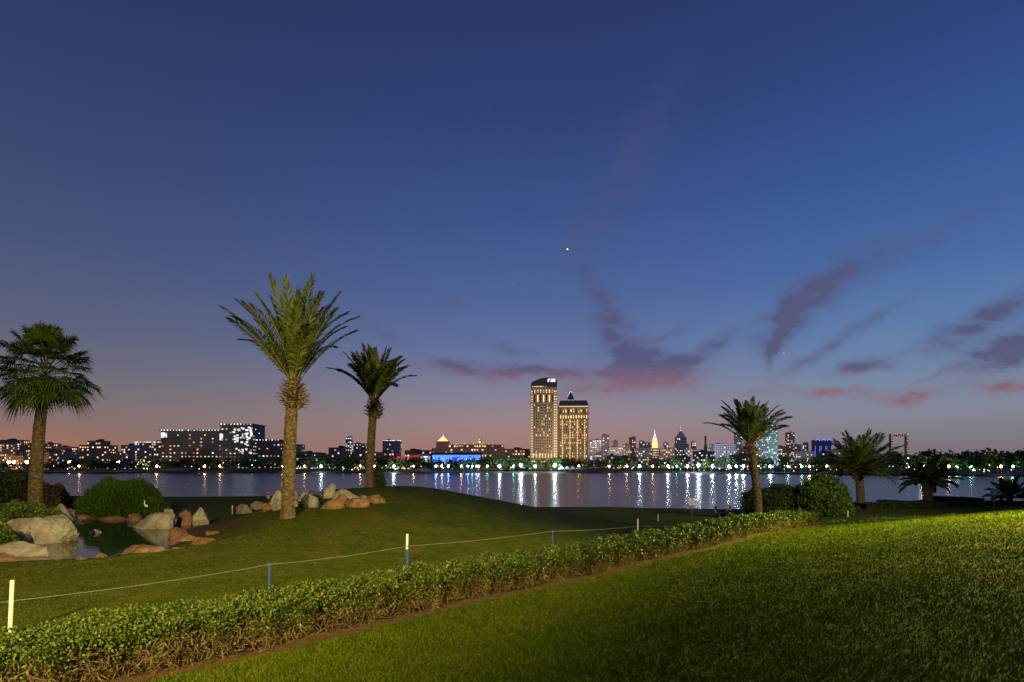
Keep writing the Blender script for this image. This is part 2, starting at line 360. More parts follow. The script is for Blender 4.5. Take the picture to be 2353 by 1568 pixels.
def boots_obj(H,r0,r1,lean,bulb,z0,rb):
    Q=[]; ga=2.39996
    def boot_(c,phi,el,l,w):
        d=np.array([math.cos(phi)*math.cos(el),math.sin(phi)*math.cos(el),math.sin(el)]); s=np.array([-math.sin(phi),math.cos(phi),0]); u=np.cross(s,d)
        a=c-s*w/2;b_=c+s*w/2;e=c+d*l-s*w*.3;f=c+d*l+s*w*.3; th=u*w*.25
        Q.extend([[a,b_,f,e],[a-th,b_-th,f-th*.6,e-th*.6],[e,f,f-th*.6,e-th*.6],[a,e,e-th*.6,a-th],[b_,f,f-th*.6,b_-th]])
    n=int(H*42)
    for i in range(n):
        z=z0*.03+(H-bulb)*i/n; t=z/H; r=r0+(r1-r0)*t; phi=i*ga
        boot_(np.array([lean[0]*t*t+math.cos(phi)*r*.95,lean[1]*t*t+math.sin(phi)*r*.95,z]),phi,1.05,.12+.04*random.random(),.15)
    n=int(bulb*110)
    for i in range(n):
        q=i/n; z=H-bulb+bulb*q; phi=i*ga; r=r1+(rb-r1)*math.sin(math.pi*min(1,q*1.15+.05))**.8
        boot_(np.array([lean[0]+math.cos(phi)*r*.72,lean[1]+math.sin(phi)*r*.72,z]),phi+random.uniform(-.3,.3),random.uniform(-.1,1.1),.18+.32*random.random(),.13)
    return poly_mesh('leaf_bases',np.array(Q),boot)
def frond(mbr,Q,o,phi,th0,th1,L,wl,nl=52,bend=1.6,droop=.15,lw=.036):
    st=14; p=np.array(o,float); pts=[p.copy()]; tang=[]
    side=np.array([-math.sin(phi),math.cos(phi),0.]); tw=random.uniform(-.5,.5); roll=random.uniform(-.6,.6)
    for i in range(st):
        t=(i+.5)/st; th=th0+(th1-th0)*t**bend; d=np.array([math.sin(th)*math.cos(phi),math.sin(th)*math.sin(phi),math.cos(th)]); d=d+side*tw*.12*t; d/=np.linalg.norm(d)
        p=p+d*L/st; pts.append(p.copy()); tang.append(d)
    tang.append(tang[-1]); pts=np.array(pts); tang=np.array(tang)
    mbr.tube([tuple(q) for q in pts],[max(.006,.035*(1-i/st)**.9) for i in range(st+1)],4,cap=False)
    ts=np.linspace(.15,1,nl)+np.random.default_rng(int(phi*1e4)%99999).random(nl)*.01; ts=np.clip(ts,0,1)
    for sg in (-1,1):
        f=ts*st; i0=np.minimum(f.astype(int),st-1); fr=(f-i0)[:,None]
        P=pts[i0]*(1-fr)+pts[i0+1]*fr; T=tang[i0]
        up=norm(np.cross(T,side)); up=np.where((up@np.array([-math.cos(phi),-math.sin(phi),.6]))[:,None]<0,-up,up)
        al=np.interp(ts,[0,.5,1],[1.05,.85,.25])+rng.normal(0,.07,nl)
        S_=side*sg*math.cos(roll)+up*math.sin(roll)*sg
        D_=T*np.cos(al)[:,None]+(S_*.93+up*.30+rng.normal(0,.08,(nl,3)))*np.sin(al)[:,None]
        D_[:,2]-=droop*rng.random(nl); D_=norm(D_)
        ln=wl*np.interp(ts,[0.1,.3,.6,.85,1],[.3,.85,1,.8,.5])*(.85+.3*rng.random(nl))
        Wv=norm(np.cross(D_,up+rng.normal(0,.35,(nl,3))))*lw
        M=P+D_*(ln*.45)[:,None]; Tp=P+D_*ln[:,None]; Tp[:,2]-=ln*.16
        Q.append(np.stack([P,M+Wv,Tp,M-Wv],1))
def date_palm(name,px,D,H,r0,r1,bulb,rb,nfr,L,wl,ths,curv,m,lean=(0,0),nl=60,droop=.15,flare=.35,zoff=0,lw=.036):
    X=bx(px,D); z=gz(X,D)-.05+zoff
    kids=[trunk_obj(H,r0,r1,lean,flare),boots_obj(H,r0,r1,lean,bulb,1,rb)]
    mbr=MB(); Q=[]
    for i in range(nfr):
        q=(i+.5)/nfr; phi=i*2.39996+random.uniform(-.25,.25); th0=(ths[0]+(ths[1]-ths[0])*q**.85)+random.uniform(-.06,.06)
        frond(mbr,Q,(lean[0]+math.cos(phi)*r1*.5,lean[1]+math.sin(phi)*r1*.5,H-.15+.25*(1-q)),phi,th0,th0+curv*(.55+.7*random.random())*(.4+.8*q),L*(.86+.22*random.random()),wl,nl,droop=droop,lw=lw)
    kids.append(poly_mesh('fronds',np.concatenate(Q),m)); kids.append(mbr.make('frond_stems',[rach]))
    return group(name,kids,(X,D,z))
date_palm('date_palm',662,27,6.5,.27,.24,1.35,.62,34,4.4,.70,(.04,.64),.68,frm,lean=(.28,0),lw=.030,nl=74)
date_palm('date_palm',850,42,6.5,.27,.25,1.4,.62,34,3.8,.70,(.04,.70),.7,frm,lean=(.35,0),lw=.038,nl=64)
date_palm('date_palm',1742,44,6.0,.30,.24,1.0,.5,34,3.5,.68,(.05,.78),.65,frm,lean=(-.65,0),lw=.038,nl=64)
date_palm('date_palm',1978,57,3.6,.36,.32,.8,.6,60,4.1,.75,(.1,1.35),.9,frm,lean=(-.25,0),droop=.4,lw=.042)
date_palm('date_palm',2132,60,2.6,.42,.42,.7,.6,38,2.6,.6,(.1,1.5),1.0,frm2,droop=.4,lw=.05)
date_palm('date_palm',2320,63,.9,.25,.25,.3,.3,28,2.2,.55,(.1,1.4),.9,frm2,droop=.3,lw=.045)
def fan_palm(name,px,D,H,lean):
    X=bx(px,D); z=gz(X,D)-.05; kids=[trunk_obj(H,.36,.24,lean,.5)]; mbr=MB(); Q=[]
    n=60
    for i in range(n):
        q=(i+.5)/n; phi=i*2.39996; th=.05+2.2*q**.85+random.uniform(-.12,.12); pl=1.25+.6*random.random()+.5*(1-q)
        o=np.array([lean[0],lean[1],H-.15+.6*(1-q)]); 
        d=np.array([math.sin(th)*math.cos(phi),math.sin(th)*math.sin(phi),math.cos(th)])
        e=o+d*pl; e[2]-=.1*q
        mbr.tube([tuple(o),tuple((o+e)/2+np.array([0,0,.06])),tuple(e)],[.03,.022,.015],4,cap=False)
        s=np.array([-math.sin(phi),math.cos(phi),0]); d2=d.copy(); d2[2]-=.15+.4*q; d2/=np.linalg.norm(d2); up=np.cross(d2,s); 
        if up[2]<0: up=-up
        k=30
        for j in range(k):
            a=(j/(k-1)-.5)*math.radians(230); l=(1.25-.24*abs(a)/2)*(.85+.25*random.random())
            dd=d2*math.cos(a)+s*math.sin(a)+up*(.16*abs(math.sin(a))+random.uniform(-.09,.09)); dd/=np.linalg.norm(dd)
            wv=np.cross(dd,up); wv=wv/np.linalg.norm(wv)*.05+up*random.uniform(-.012,.012)
            m_=e+dd*l*.5; k2=e+dd*l*.75; k2[2]-=.04*l; tp=e+dd*l; tp[2]-=.25*l+.3*random.random()*l
            Q.append([e,m_+wv,k2,m_-wv]); Q.append([m_+wv*.8,tp,tp+wv*.1,m_-wv*.8])
    kids.append(poly_mesh('fan_leaves',np.array(Q),frm2)); kids.append(mbr.make('leaf_stems',[rach]))
    n=500; ph=rng.random(n)*6.283; r=.22+.35*rng.random(n); C=np.stack([lean[0]+np.cos(ph)*r,lean[1]+np.sin(ph)*r,H-.1-.7*rng.random(n)],-1)
    kids.append(poly_mesh('dry_leaves',leaves(C,norm(np.stack([np.cos(ph)*.3,np.sin(ph)*.3,-1+0*ph],-1)),.5+.3*rng.random(n),.1),boot))
    return group(name,kids,(X,D,z))
fan_palm('fan_palm',80,34,8.8,(.65,0))

# ---------------------------------------------------------------- rocks
rk_w=noisy('pale_rock',[(.13,.11,.08),(.25,.22,.17),(.38,.34,.28)],1.8,8,bump=.9,bscale=4,rfac=.7)
rk_o=noisy('orange_rock',[(.11,.06,.03),(.21,.115,.06),(.32,.20,.11)],1.8,8,bump=.9,bscale=4,rfac=.7)
import bmesh
def rock(X,Y,zb,w,d,h,m,seed,name='boulder'):
    bm=bmesh.new(); bmesh.ops.create_icosphere(bm,subdivisions=5 if w>1.0 else 4,radius=1)
    off=Vector((seed*3.1,seed*1.7,seed*2.3)); rr=random.Random(seed)
    planes=[(Vector((rr.uniform(-1,1),rr.uniform(-1,1),rr.uniform(-.3,1))).normalized(),rr.uniform(.5,.82)) for _ in range(11)]
    for v in bm.verts:
        p=v.co.copy()
        for nn,dd in planes:
            k=p.dot(nn)-dd
            if k>0: p-=nn*k*.92
        p*=1+.16*noise.noise(p*1.3+off)+.07*noise.noise(p*4+off)+.035*noise.noise(p*10+off)+.015*noise.noise(p*24+off)
        v.co=p
    me=bpy.data.meshes.new(name); bm.to_mesh(me); bm.free(); me.materials.append(m)
    o=link(bpy.data.objects.new(name,me)); o.scale=(w/2/.8,d/2/.8,h/.85/1.35); o.location=(X,Y,zb+h*.28); o.rotation_euler=(rr.uniform(-.1,.1),rr.uniform(-.1,.1),rr.uniform(-.4,.4)); return o
sd=[10]
def rk(x0,x1,yt,D,m=rk_w,zb=None,dd=.8):
    sd[0]+=1; X=bx((x0+x1)/2,D); w=(x1-x0)/F*D; z0=(tz(X,D) if zb is None else zb)-.12; h=max(.15,hz_(yt,D)-z0); return rock(X,D,z0,w,w*dd,h,m,sd[0])
rk(5,145,1180,27.5,rk_w,3.3); rk(-60,30,1190,28,rk_w,3.3); rk(-40,118,1244,23.5,rk_w,3.2,.45); rk(-30,48,1272,21.5,rk_o,3.4,.8)
rk(120,180,1164,32,rk_w,3.3); rk(145,178,1172,35,rk_o,3.3)
rk(192,238,1216,31,rk_w,3.1,.6)
rk(314,400,1172,33.5,rk_w,3.25,.6); rk(372,404,1168,35,rk_w,3.3); rk(440,476,1168,34,rk_w); rk(402,440,1176,35,rk_o)
rk(388,466,1228,26.5,rk_o,3.3,.5); rk(435,518,1234,25,rk_o,3.35,.6); rk(292,395,1254,23.2,rk_o,3.3,.5); rk(203,258,1268,22.0,rk_o,3.3,.6); rk(388,434,1214,29,rk_o,3.2,.6)
rk(395,450,1256,24,rk_o,3.3,.5); rk(168,203,1279,21.4,rk_o,3.35,.7); rk(470,515,1218,28,rk_o,3.4,.5)
rk(170,215,1184,38.9,rk_o,3.2); rk(215,300,1187,38.6,rk_o,3.15,.5); rk(290,325,1182,37.9,rk_o,3.2)
for x0,x1,yt,yb,mm in ((538,580,1155,1180,rk_w),(578,608,1150,1172,rk_w),(598,628,1158,1175,rk_o),(618,652,1130,1160,rk_w),(645,690,1142,1166,rk_w),(683,738,1124,1150,rk_w),(690,735,1142,1166,rk_w),(738,770,1117,1145,rk_w),(768,825,1131,1155,rk_w),(735,800,1148,1168,rk_o),(795,850,1143,1163,rk_o),(835,870,1134,1156,rk_o),(620,655,1150,1172,rk_w),(760,800,1141,1162,rk_o),(820,850,1136,1152,rk_w),(655,685,1128,1150,rk_w),(860,885,1142,1156,rk_o)):
    D=ground_dist((x0+x1)/2,yb); X=bx((x0+x1)/2,D); w_=(x1-x0)/F*D; h=(yb-yt)/F*D+.15; sd[0]+=1; rock(X,D+.2,tz(X,D)-.15,w_,w_*.9,h,mm,sd[0])
rs=random.Random(4)
for i in range(20):
    t=rs.random()*len(POND); k=int(t); p=POND[k]*(1-(t-k))+POND[(k+1)%len(POND)]*(t-k); sd[0]+=1
    if p[0]>-20 or p[1]>36: rock(float(p[0])+rs.uniform(.2,.8),float(p[1])+rs.uniform(-.3,.3),3.15,rs.uniform(.25,.7),rs.uniform(.25,.5),rs.uniform(.2,.34),rs.choice([rk_w,rk_o,rk_o]),sd[0],'stone')

# ---------------------------------------------------------------- egret
def skin(name,joints,edges,rad,mats,matfn,sub=2,root=0):
    me=bpy.data.meshes.new(name); me.from_pydata(joints,edges,[]); o=link(bpy.data.objects.new(name,me))
    sk=o.modifiers.new('s','SKIN'); ss=o.modifiers.new('b','SUBSURF'); ss.levels=sub; ss.render_levels=sub
    for i,v in enumerate(me.skin_vertices[0].data):
        r=rad[i]; v.radius=(r,r) if not hasattr(r,'__len__') else r; v.use_root=(i==root)
    dg=bpy.context.evaluated_depsgraph_get(); me2=bpy.data.meshes.new_from_object(o.evaluated_get(dg)); o.modifiers.clear(); o.data=me2; me2.name=name
    me2.materials.clear()
    for m in mats: me2.materials.append(m)
    J=[Vector(j) for j in joints]
    for p in me2.polygons:
        p.use_smooth=True; best=1e9;bi=0
        for k,(a,b_) in enumerate(edges):
            ab=J[b_]-J[a]; t=max(0,min(1,(p.center-J[a]).dot(ab)/max(ab.length_squared,1e-9))); dd=(p.center-J[a]-ab*t).length
            if dd<best: best=dd;bi=k
        p.material_index=matfn(bi)
    return o
feather=mat('white_feathers',(.75,.75,.72),.7); beakm=mat('beak',(.35,.25,.05),.5); legm=mat('bird_leg',(.04,.04,.035),.5)
J=[(0,0,.52),(-.16,0,.46),(-.3,0,.40),(.12,0,.58),(.17,0,.70),(.12,0,.82),(.15,0,.93),(.21,0,.95),(.34,0,.92),
   (.0,.04,.40),(.02,.04,.22),(-.01,.04,.02),(.07,.04,.01),(.0,-.04,.40),(.02,-.04,.22),(-.01,-.04,.02),(.07,-.04,.01)]
Eg=[(0,1),(1,2),(0,3),(3,4),(4,5),(5,6),(6,7),(7,8),(0,9),(9,10),(10,11),(11,12),(0,13),(13,14),(14,15),(15,16)]
R=[.10,.09,.02,.05,.03,.025,.028,.02,.005,.02,.01,.009,.006,.02,.01,.009,.006]
eg=skin('egret',J,Eg,R,[feather,beakm,legm],lambda k:1 if k==7 else (2 if k in(9,10,11,13,14,15) else 0))
eX=bx(336,33.5); eg.location=(eX,33.45,hz_(1174,33.5)-.02); eg.rotation_euler[2]=2.6; eg.scale=(.8,.8,.66)

# ---------------------------------------------------------------- fence
white=noisy('white_painted_post',[(.62,.62,.58),(.8,.8,.77)],6); blue=noisy('blue_painted_post',[(.02,.07,.28),(.03,.10,.38)],6); cordm=mat('rope',(.13,.18,.16),.6)
posts=[(22,10.3,'w'),(618,14.3,'b'),(935,18,'wb'),(1269,23.8,'b'),(1465,29,'w'),(1612,33.5,'b'),(1668,36,'w')]
kids=[]; cp=[(bx(-700,8.5),6.6,tz(bx(-700,8.5),6.6)+.62)]
for px,D,k in posts:
    X=bx(px,D); z=tz(X,D); mb=MB()
    top=.98 if 'w' in k else .64
    r=.032 if D<15 else .038
    if k=='b': r*=.9
    ln=.05 if px<100 else .01
    if k=='wb': mb.tube([(0,0,-.1),(0,0,.5)],r*1.25,10,1); mb.tube([(0,0,.5),(ln,0,top)],r,10,0)
    else: mb.tube([(0,0,-.1),(ln,0,top-.01),(ln,0,top)],[r,r,r*.75],10,0 if k=='w' else 1)
    mb.lathe([(r*1.12,.58),(r*1.12,.61)],10,2)
    kids.append(mb.make('post',[white,blue,cordm],loc=(X,D,z))); cp.append((X,D-.03,z+.6))
X=bx(1700,38.5); cp.append((X,38.5,tz(X,38.5)+.5))
mb=MB()
for a,b_ in zip(cp[:-1],cp[1:]):
    a=Vector(a);b_=Vector(b_); pts=[]
    for i in range(13):
        t=i/12; p=a.lerp(b_,t); p.z-=.05*4*t*(1-t); pts.append(tuple(p))
    mb.tube(pts,.006+.0001*a.y,5,cap=False)
kids.append(mb.make('rope',[cordm])); group('rope_fence',kids)
X=bx(1479,29.6); mb=MB(); mb.tube([(-.04,0,-.1),(.03,0,.62)],.03,8); mb.lathe([(.036,.3),(.036,.36)],8); mb.make('blue_marker_post',[blue],loc=(X,29.6,tz(X,29.6)))
D=ground_dist(534,1182); X=bx(534,D); mb=MB(); yel=mat('yellow_paint',(.65,.38,.03),.5); mb.tube([(0,0,-.1),(0,0,.62),(0,0,.64)],[.045,.045,.03],10); mb.lathe([(.05,.5),(.05,.56)],10,1); mb.make('yellow_marker_post',[yel,white],loc=(X,D,tz(X,D)))
for px,D in ((1948,47),(1512,44),(1235,52)):
    X=bx(px,D); mb=MB(); mb.tube([(0,0,-.1),(0,0,.5),(0,0,.52)],[.04,.04,.02],8); mb.lathe([(.046,.38),(.046,.42)],8); mb.make('marker_post',[white if px!=1235 else blue],loc=(X,D,tz(X,D)))
D=ground_dist(617,1146); X=bx(617,D); mb=MB(); mb.box(-.13,.13,-.1,.1,-.4,.62); mb.box(-.16,.16,-.13,.13,.623,.68); mb.box(-.09,.09,-.115,-.103,.35,.55,1); mb.make('utility_pedestal',[mat('grey_plastic',(.45,.45,.42),.6),mat('dark_panel',(.05,.05,.05),.5)],loc=(X,D,tz(X,D)))
X=bx(1590,48); z=tz(X,48); D=48
sw=mat('sign_white',(.8,.8,.8),.5); sr=mat('sign_red',(.5,.03,.03),.5); sk_=mat('sign_black',(.02,.02,.02),.5); gp=mat('galvanised_post',(.3,.3,.3),.4,metal=.6)
mb=MB(); mb.tube([(0,.03,-.1),(0,.03,1.45)],.03,8,3); mb.box(-.22,.22,-.015,.0,.95,1.5,0)
k=24
for r0_,r1_,mi in ((.15,.185,1),):
    for j in range(k):
        a=2*math.pi*j/k;b_=2*math.pi*(j+1)/k; mb.quad((r0_*math.cos(a),-.02,1.26+r0_*math.sin(a)),(r1_*math.cos(a),-.02,1.26+r1_*math.sin(a)),(r1_*math.cos(b_),-.02,1.26+r1_*math.sin(b_)),(r0_*math.cos(b_),-.02,1.26+r0_*math.sin(b_)),mi)
mb.box(-.035,.035,-.022,-.017,1.17,1.29,2); mb.box(-.02,.02,-.022,-.017,1.30,1.345,2); mb.box(-.10,.10,-.021,-.017,1.0,1.03,2)
mb.quad((-.12,-.025,1.15),(-.10,-.025,1.13),(.12,-.025,1.37),(.10,-.025,1.39),1)
mb.make('prohibition_sign',[sw,sr,sk_,gp],loc=(X,D,z))
X=bx(2285,60); mb=MB(); gs=mat('sign_green',(.01,.28,.15),.5); mb.tube([(0,.03,-.1),(0,.03,1.75)],.035,8,1); mb.box(-.42,.42,-.02,0,1.15,1.8,0)
mb.box(-.3,.3,-.026,-.021,1.62,1.67,2); mb.box(-.3,.2,-.026,-.021,1.48,1.53,2); mb.box(-.3,.26,-.026,-.021,1.34,1.39,2)
mb.make('green_notice_sign',[gs,gp,sw],loc=(X,60,tz(X,60)))

# ---------------------------------------------------------------- people
skinm=mat('skin',(.42,.25,.17),.5,spec=.4); hairm=mat('hair',(.015,.012,.01),.6); 
def person(name,X,Y,rot,shirt,pants,shoe,raised=False,recline=0.0):
    J=[];Ed=[];R=[];tag=[]
    def add(p,r,par=None,tg=0):
        J.append(p);R.append(r)
        if par is not None: Ed.append((par,len(J)-1)); tag.append(tg)
        return len(J)-1
    lx=lambda z:-recline*z
    pel=add((0,0,.14),(.15,.12)); ab=add((lx(.2)-.02,0,.32),(.14,.11),pel,0); ch=add((lx(.4),0,.50),(.17,.12),ab,0)
    nb=add((lx(.55)+.02,0,.62),.07,ch,0); nk=add((lx(.58)+.04,0,.68),.055,nb,1); hd=add((lx(.58)+.07,0,.76),(.075,.085),nk,1); cr=add((lx(.58)+.06,0,.86),(.07,.08),hd,2)
    for sg in (-1,1):
        hp=add((.04,sg*.1,.12),.095,pel,3); kn=add((.36,sg*.14,.46),.065,hp,3); an=add((.58,sg*.13,.1),.042,kn,3); he=add((.6,sg*.13,.05),.04,an,4); to=add((.78,sg*.15,.035),.03,he,4)
        sh=add((lx(.45)+.01,sg*.19,.56),.06,ch,0)
        if raised and sg<0: el=add((.24,-.24,.52),.043,sh,0); wr=add((.16,-.14,.74),.028,el,1); fd=(.02,.03,.07)
        else: el=add((.16,sg*.25,.36),.043,sh,0); wr=add((.36,sg*.17,.44),.028,el,1); fd=(.07,-sg*.02,-.015)
        w=J[wr]; pm=add((w[0]+fd[0]*.8,w[1]+fd[1]*.8,w[2]+fd[2]*.8),(.034,.018),wr,1)
        p=J[pm]
        for k in range(4):
            o=(k-1.5)*.019; l=(.8,.95,1,.75)[k]
            a=add((p[0]+fd[0]*.55,p[1]+o+fd[1]*.5,p[2]+fd[2]*.5),.0085,pm,1); add((p[0]+fd[0]*(.55+.5*l),p[1]+o+fd[1]*.8,p[2]+fd[2]*.8-.02*l),.007,a,1)
        a=add((w[0]+fd[0]*.5,w[1]-sg*.035+fd[1]*.4,w[2]+fd[2]*.4),.009,wr,1); add((w[0]+fd[0]*1.0,w[1]-sg*.05,w[2]+fd[2]*.8),.0075,a,1)
    o=skin('body',J,Ed,R,[shirt,skinm,hairm,pants,shoe],lambda k:tag[k],1)
    mb=MB(); hx=lx(.58)+.06
    mb.lathe([(.088,.78),(.094,.84),(.085,.9),(.05,.945),(.001,.955)],14,0,(hx-.02,0,0)); hair=mb.make('hair',[hairm],smooth=True)
    mb=MB(); mb.frus(hx+.095,0,.765,.80,.035,.03,.012,.012,0)
    for s in (-1,1): mb.lathe([(.001,.795),(.012,.802),(.001,.81)],8,1,(hx+.078,s*.032,0)); mb.lathe([(.001,.76),(.018,.78),(.001,.805)],8,0,(hx,s*.085,0))
    mb.box(hx+.078,hx+.088,-.022,.022,.735,.742,2); fc=mb.make('face',[skinm,hairm,mat('lips',(.3,.1,.09),.5)])
    e=group(name,[o,hair,fc],(X,Y,tz(X,Y)-.01)); e.rotation_euler[2]=rot; return e
person('sitting_person',bx(1643,47.5),47.5,-.5,mat('pale_shirt',(.42,.30,.22),.8),mat('khaki_trousers',(.10,.09,.08),.8),mat('white_shoe',(.6,.6,.6),.6))
person('sitting_person',bx(1679,47.3),47.3,3.6,mat('black_shirt',(.015,.015,.018),.8),mat('black_trousers',(.012,.012,.015),.8),mat('dark_shoe',(.03,.03,.03),.6),raised=True,recline=-.05)
mb=MB(); mb.lathe([(.02,0),(.2,0),(.22,.12),(.17,.28),(.08,.34),(.01,.34)],14,0); mb.tube([(-.1,0,.3),(-.07,0,.44),(.07,0,.44),(.1,0,.3)],.015,6,0); mb.make('backpack',[mat('bag_fabric',(.02,.022,.03),.8)],smooth=True,loc=(bx(1662,47.6),47.6,tz(bx(1662,47.6),47.6)))

# ---------------------------------------------------------------- far shore trees
Cs=[]
def trees_row(n,xr,dr,hr,faces=75):
    for i in range(n):
        px=random.uniform(*xr); D0=float(shore(bx(px,500))); D0=float(shore(bx(px,D0)))+random.uniform(*dr); X=bx(px,D0); h=random.uniform(*hr); w=h*random.uniform(.5,.85)
        c,d=cloud_pts([(X,D0,1.4+h*.6,w*.5,w*.5,h*.4),(X+w*.25,D0,1.4+h*.45,w*.35,w*.4,h*.3),(X-w*.28,D0,1.4+h*.5,w*.35,w*.4,h*.32)],faces,.7)
        Cs.append(leaves(c,rdir(faces),h*.13*(.7+.8*rng.random(faces)),.7))
trees_row(330,(130,1890),(6,45),(8,14)); trees_row(120,(1890,2420),(6,40),(9,15),90); trees_row(70,(2050,2420),(10,60),(13,18),90); trees_row(90,(640,1250),(8,50),(10,15))
trees_row(90,(-300,400),(6,40),(6,10))
tm=noisy('distant_tree_foliage',[(.025,.055,.018),(.045,.085,.025),(.08,.13,.03)],.1,attr='rnd')
poly_mesh('distant_trees',np.concatenate(Cs),tm)

# ---------------------------------------------------------------- buildings
def em(n,c,s,vary=False):
    m=mat(n,(.05,.05,.05),.5,emit=c,es=s,sample='NONE')
    if vary:
        nt=m.node_tree; N=nt.nodes; L=nt.links; tc=N.new('ShaderNodeTexCoord'); x=N.new('ShaderNodeTexNoise'); x.inputs['Scale'].default_value=.33; x.inputs['Detail'].default_value=1
        L.new(tc.outputs['Object'],x.inputs[0]); mr=N.new('ShaderNodeMapRange'); mr.inputs[1].default_value=.38; mr.inputs[2].default_value=.68; mr.inputs[3].default_value=s*.15; mr.inputs[4].default_value=s*1.6
        L.new(x.outputs[0],mr.inputs[0]); L.new(mr.outputs[0],N['Principled BSDF'].inputs['Emission Strength'])
    return m
W_dark=mat('window_glass_dark',(.04,.045,.055),.25,spec=.6)
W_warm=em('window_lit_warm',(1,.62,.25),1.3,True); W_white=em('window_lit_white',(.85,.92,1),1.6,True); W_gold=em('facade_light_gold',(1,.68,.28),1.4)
W_blue=em('light_blue',(.05,.15,1),3.0); W_red=em('light_red',(1,.04,.05),.5); W_cyan=em('light_cyan',(.3,.95,.9),1.3,True); W_purp=em('light_purple',(.8,.3,.6),.5)
st_tan=noisy('tan_stone',[(.30,.25,.19),(.42,.36,.28)],.05); st_dk=noisy('dark_cladding',[(.09,.09,.095),(.15,.15,.155)],.05); st_br=noisy('brown_stone',[(.26,.19,.14),(.38,.28,.20)],.05); st_gr=noisy('grey_concrete',[(.28,.28,.29),(.40,.40,.41)],.05); roofm=mat('dark_roof',(.06,.065,.08),.5)
MATS=[st_tan,W_dark,W_warm,W_white,roofm,W_gold,W_blue,W_red,W_cyan,W_purp]
def facade(mb,x0,x1,y0,y1,z0,z1,fh,cw,pw,pwh,sides=True,ww=.6,wh=.5):
    nf=max(1,int((z1-z0)/fh)); 
    def row(p0,dx,dy,n,ox,oy):
        for f in range(nf):
            fl=random.uniform(.3,1.6)
            for c in range(n):
                r=random.random(); k=2 if r<pw*fl else (3 if r<(pw+pwh)*fl else 1)
                a=(c+.5-ww/2); b_=(c+.5+ww/2); zb=z0+(f+.25)*(z1-z0)/nf; zt=zb+wh*(z1-z0)/nf
                A=(p0[0]+dx*a+ox,p0[1]+dy*a+oy); B=(p0[0]+dx*b_+ox,p0[1]+dy*b_+oy)
                mb.quad((*A,zb),(*B,zb),(*B,zt),(*A,zt),k)
    n=max(1,int((x1-x0)/cw)); row((x0,y0),(x1-x0)/n,0,n,0,-.12)
    if sides:
        n2=max(1,int((y1-y0)/cw)); row((x1,y0),0,(y1-y0)/n2,n2,.12,0); row((x0,y0),0,(y1-y0)/n2,n2,-.12,0)
def bld(name,p0,p1,yt,D,depth=None,wall=st_gr,fh=3.4,cw=3.2,pw=.2,pwh=.08,rot=0,crown=None,steps=None,roofbits=True,mode=None):
    pw*=.9
    W=(p1-p0)/F*D; H=hz_(yt,D)-1.4; d=depth or max(10,W*.6); mb=MB(); x=W/2
    segs=steps or [(1,0,1)]
    for (ws,f0,f1) in segs:
        mb.box(-x*ws,x*ws,-d/2*ws,d/2*ws,H*f0+(.01 if f0 else 0),H*f1,0); facade(mb,-x*ws,x*ws,-d/2*ws,d/2*ws,H*f0+1,H*f1-.8,fh,cw,pw,pwh)
        mb.box(-x*ws-.3,x*ws+.3,-d/2*ws-.3,d/2*ws+.3,H*f1+.02,H*f1+.7,4 if not crown else crown)
    if roofbits:
        for k in range(2):
            rx=random.uniform(-x*.5,x*.5); rw=W*.1*ws; mb.box(rx*ws-rw,rx*ws+rw,-3+k*2,1+k*2.5,H+.72,H+2.2+k,4)
    return mb.make(name,[wall]+MATS[1:],loc=(bx((p0+p1)/2,D),D+d/2,1.4),rot=rot)
def dark_complex():
    mb=MB(); D=620; g=lambda px:bx(px,D)-bx(500,D); h=lambda py:hz_(py,D)-1.4
    for (a,b_,yt,dy) in ((370,520,990,0),(513,587,977,-6),(571,641,1012,4)):
        x0,x1,H=g(a),g(b_),h(yt); mb.box(x0,x1,dy,dy+30,0,H,0); facade(mb,x0,x1,dy,dy+30,2,H-2.5,3.6,4.0,.36,.05,ww=.42,wh=.3)
        mb.box(x0-1,x1+1,dy-1.5,dy+31,H+.02,H+1.0,0)
        n=int((x1-x0)/3.2)
        for i in range(n): xx=x0+(i+.5)*(x1-x0)/n; mb.box(xx-.55,xx+.55,dy-1.8,dy-1.52,H-.2,H+.9,3)
    x0=g(370); H=h(990); mb.box(x0+.5,x0+6.5,-.5,-.2,H-7.5,H-2,3)
    mb.box(g(512),g(519),-6.5,-6.2,h(1013),h(998),3); mb.box(g(581),g(586),-6.5,-6.2,h(1003),h(984),3)
    for _ in range(40):
        a=random.uniform(540,580); z=h(random.uniform(985,1045)); mb.box(g(a),g(a)+2.4,-6.4,-6.15,z,z+1.5,3)
    mb.make('glazed_hotel_complex',[st_dk]+MATS[1:],loc=(bx(500,D),D,1.4))
dark_complex()
D=720
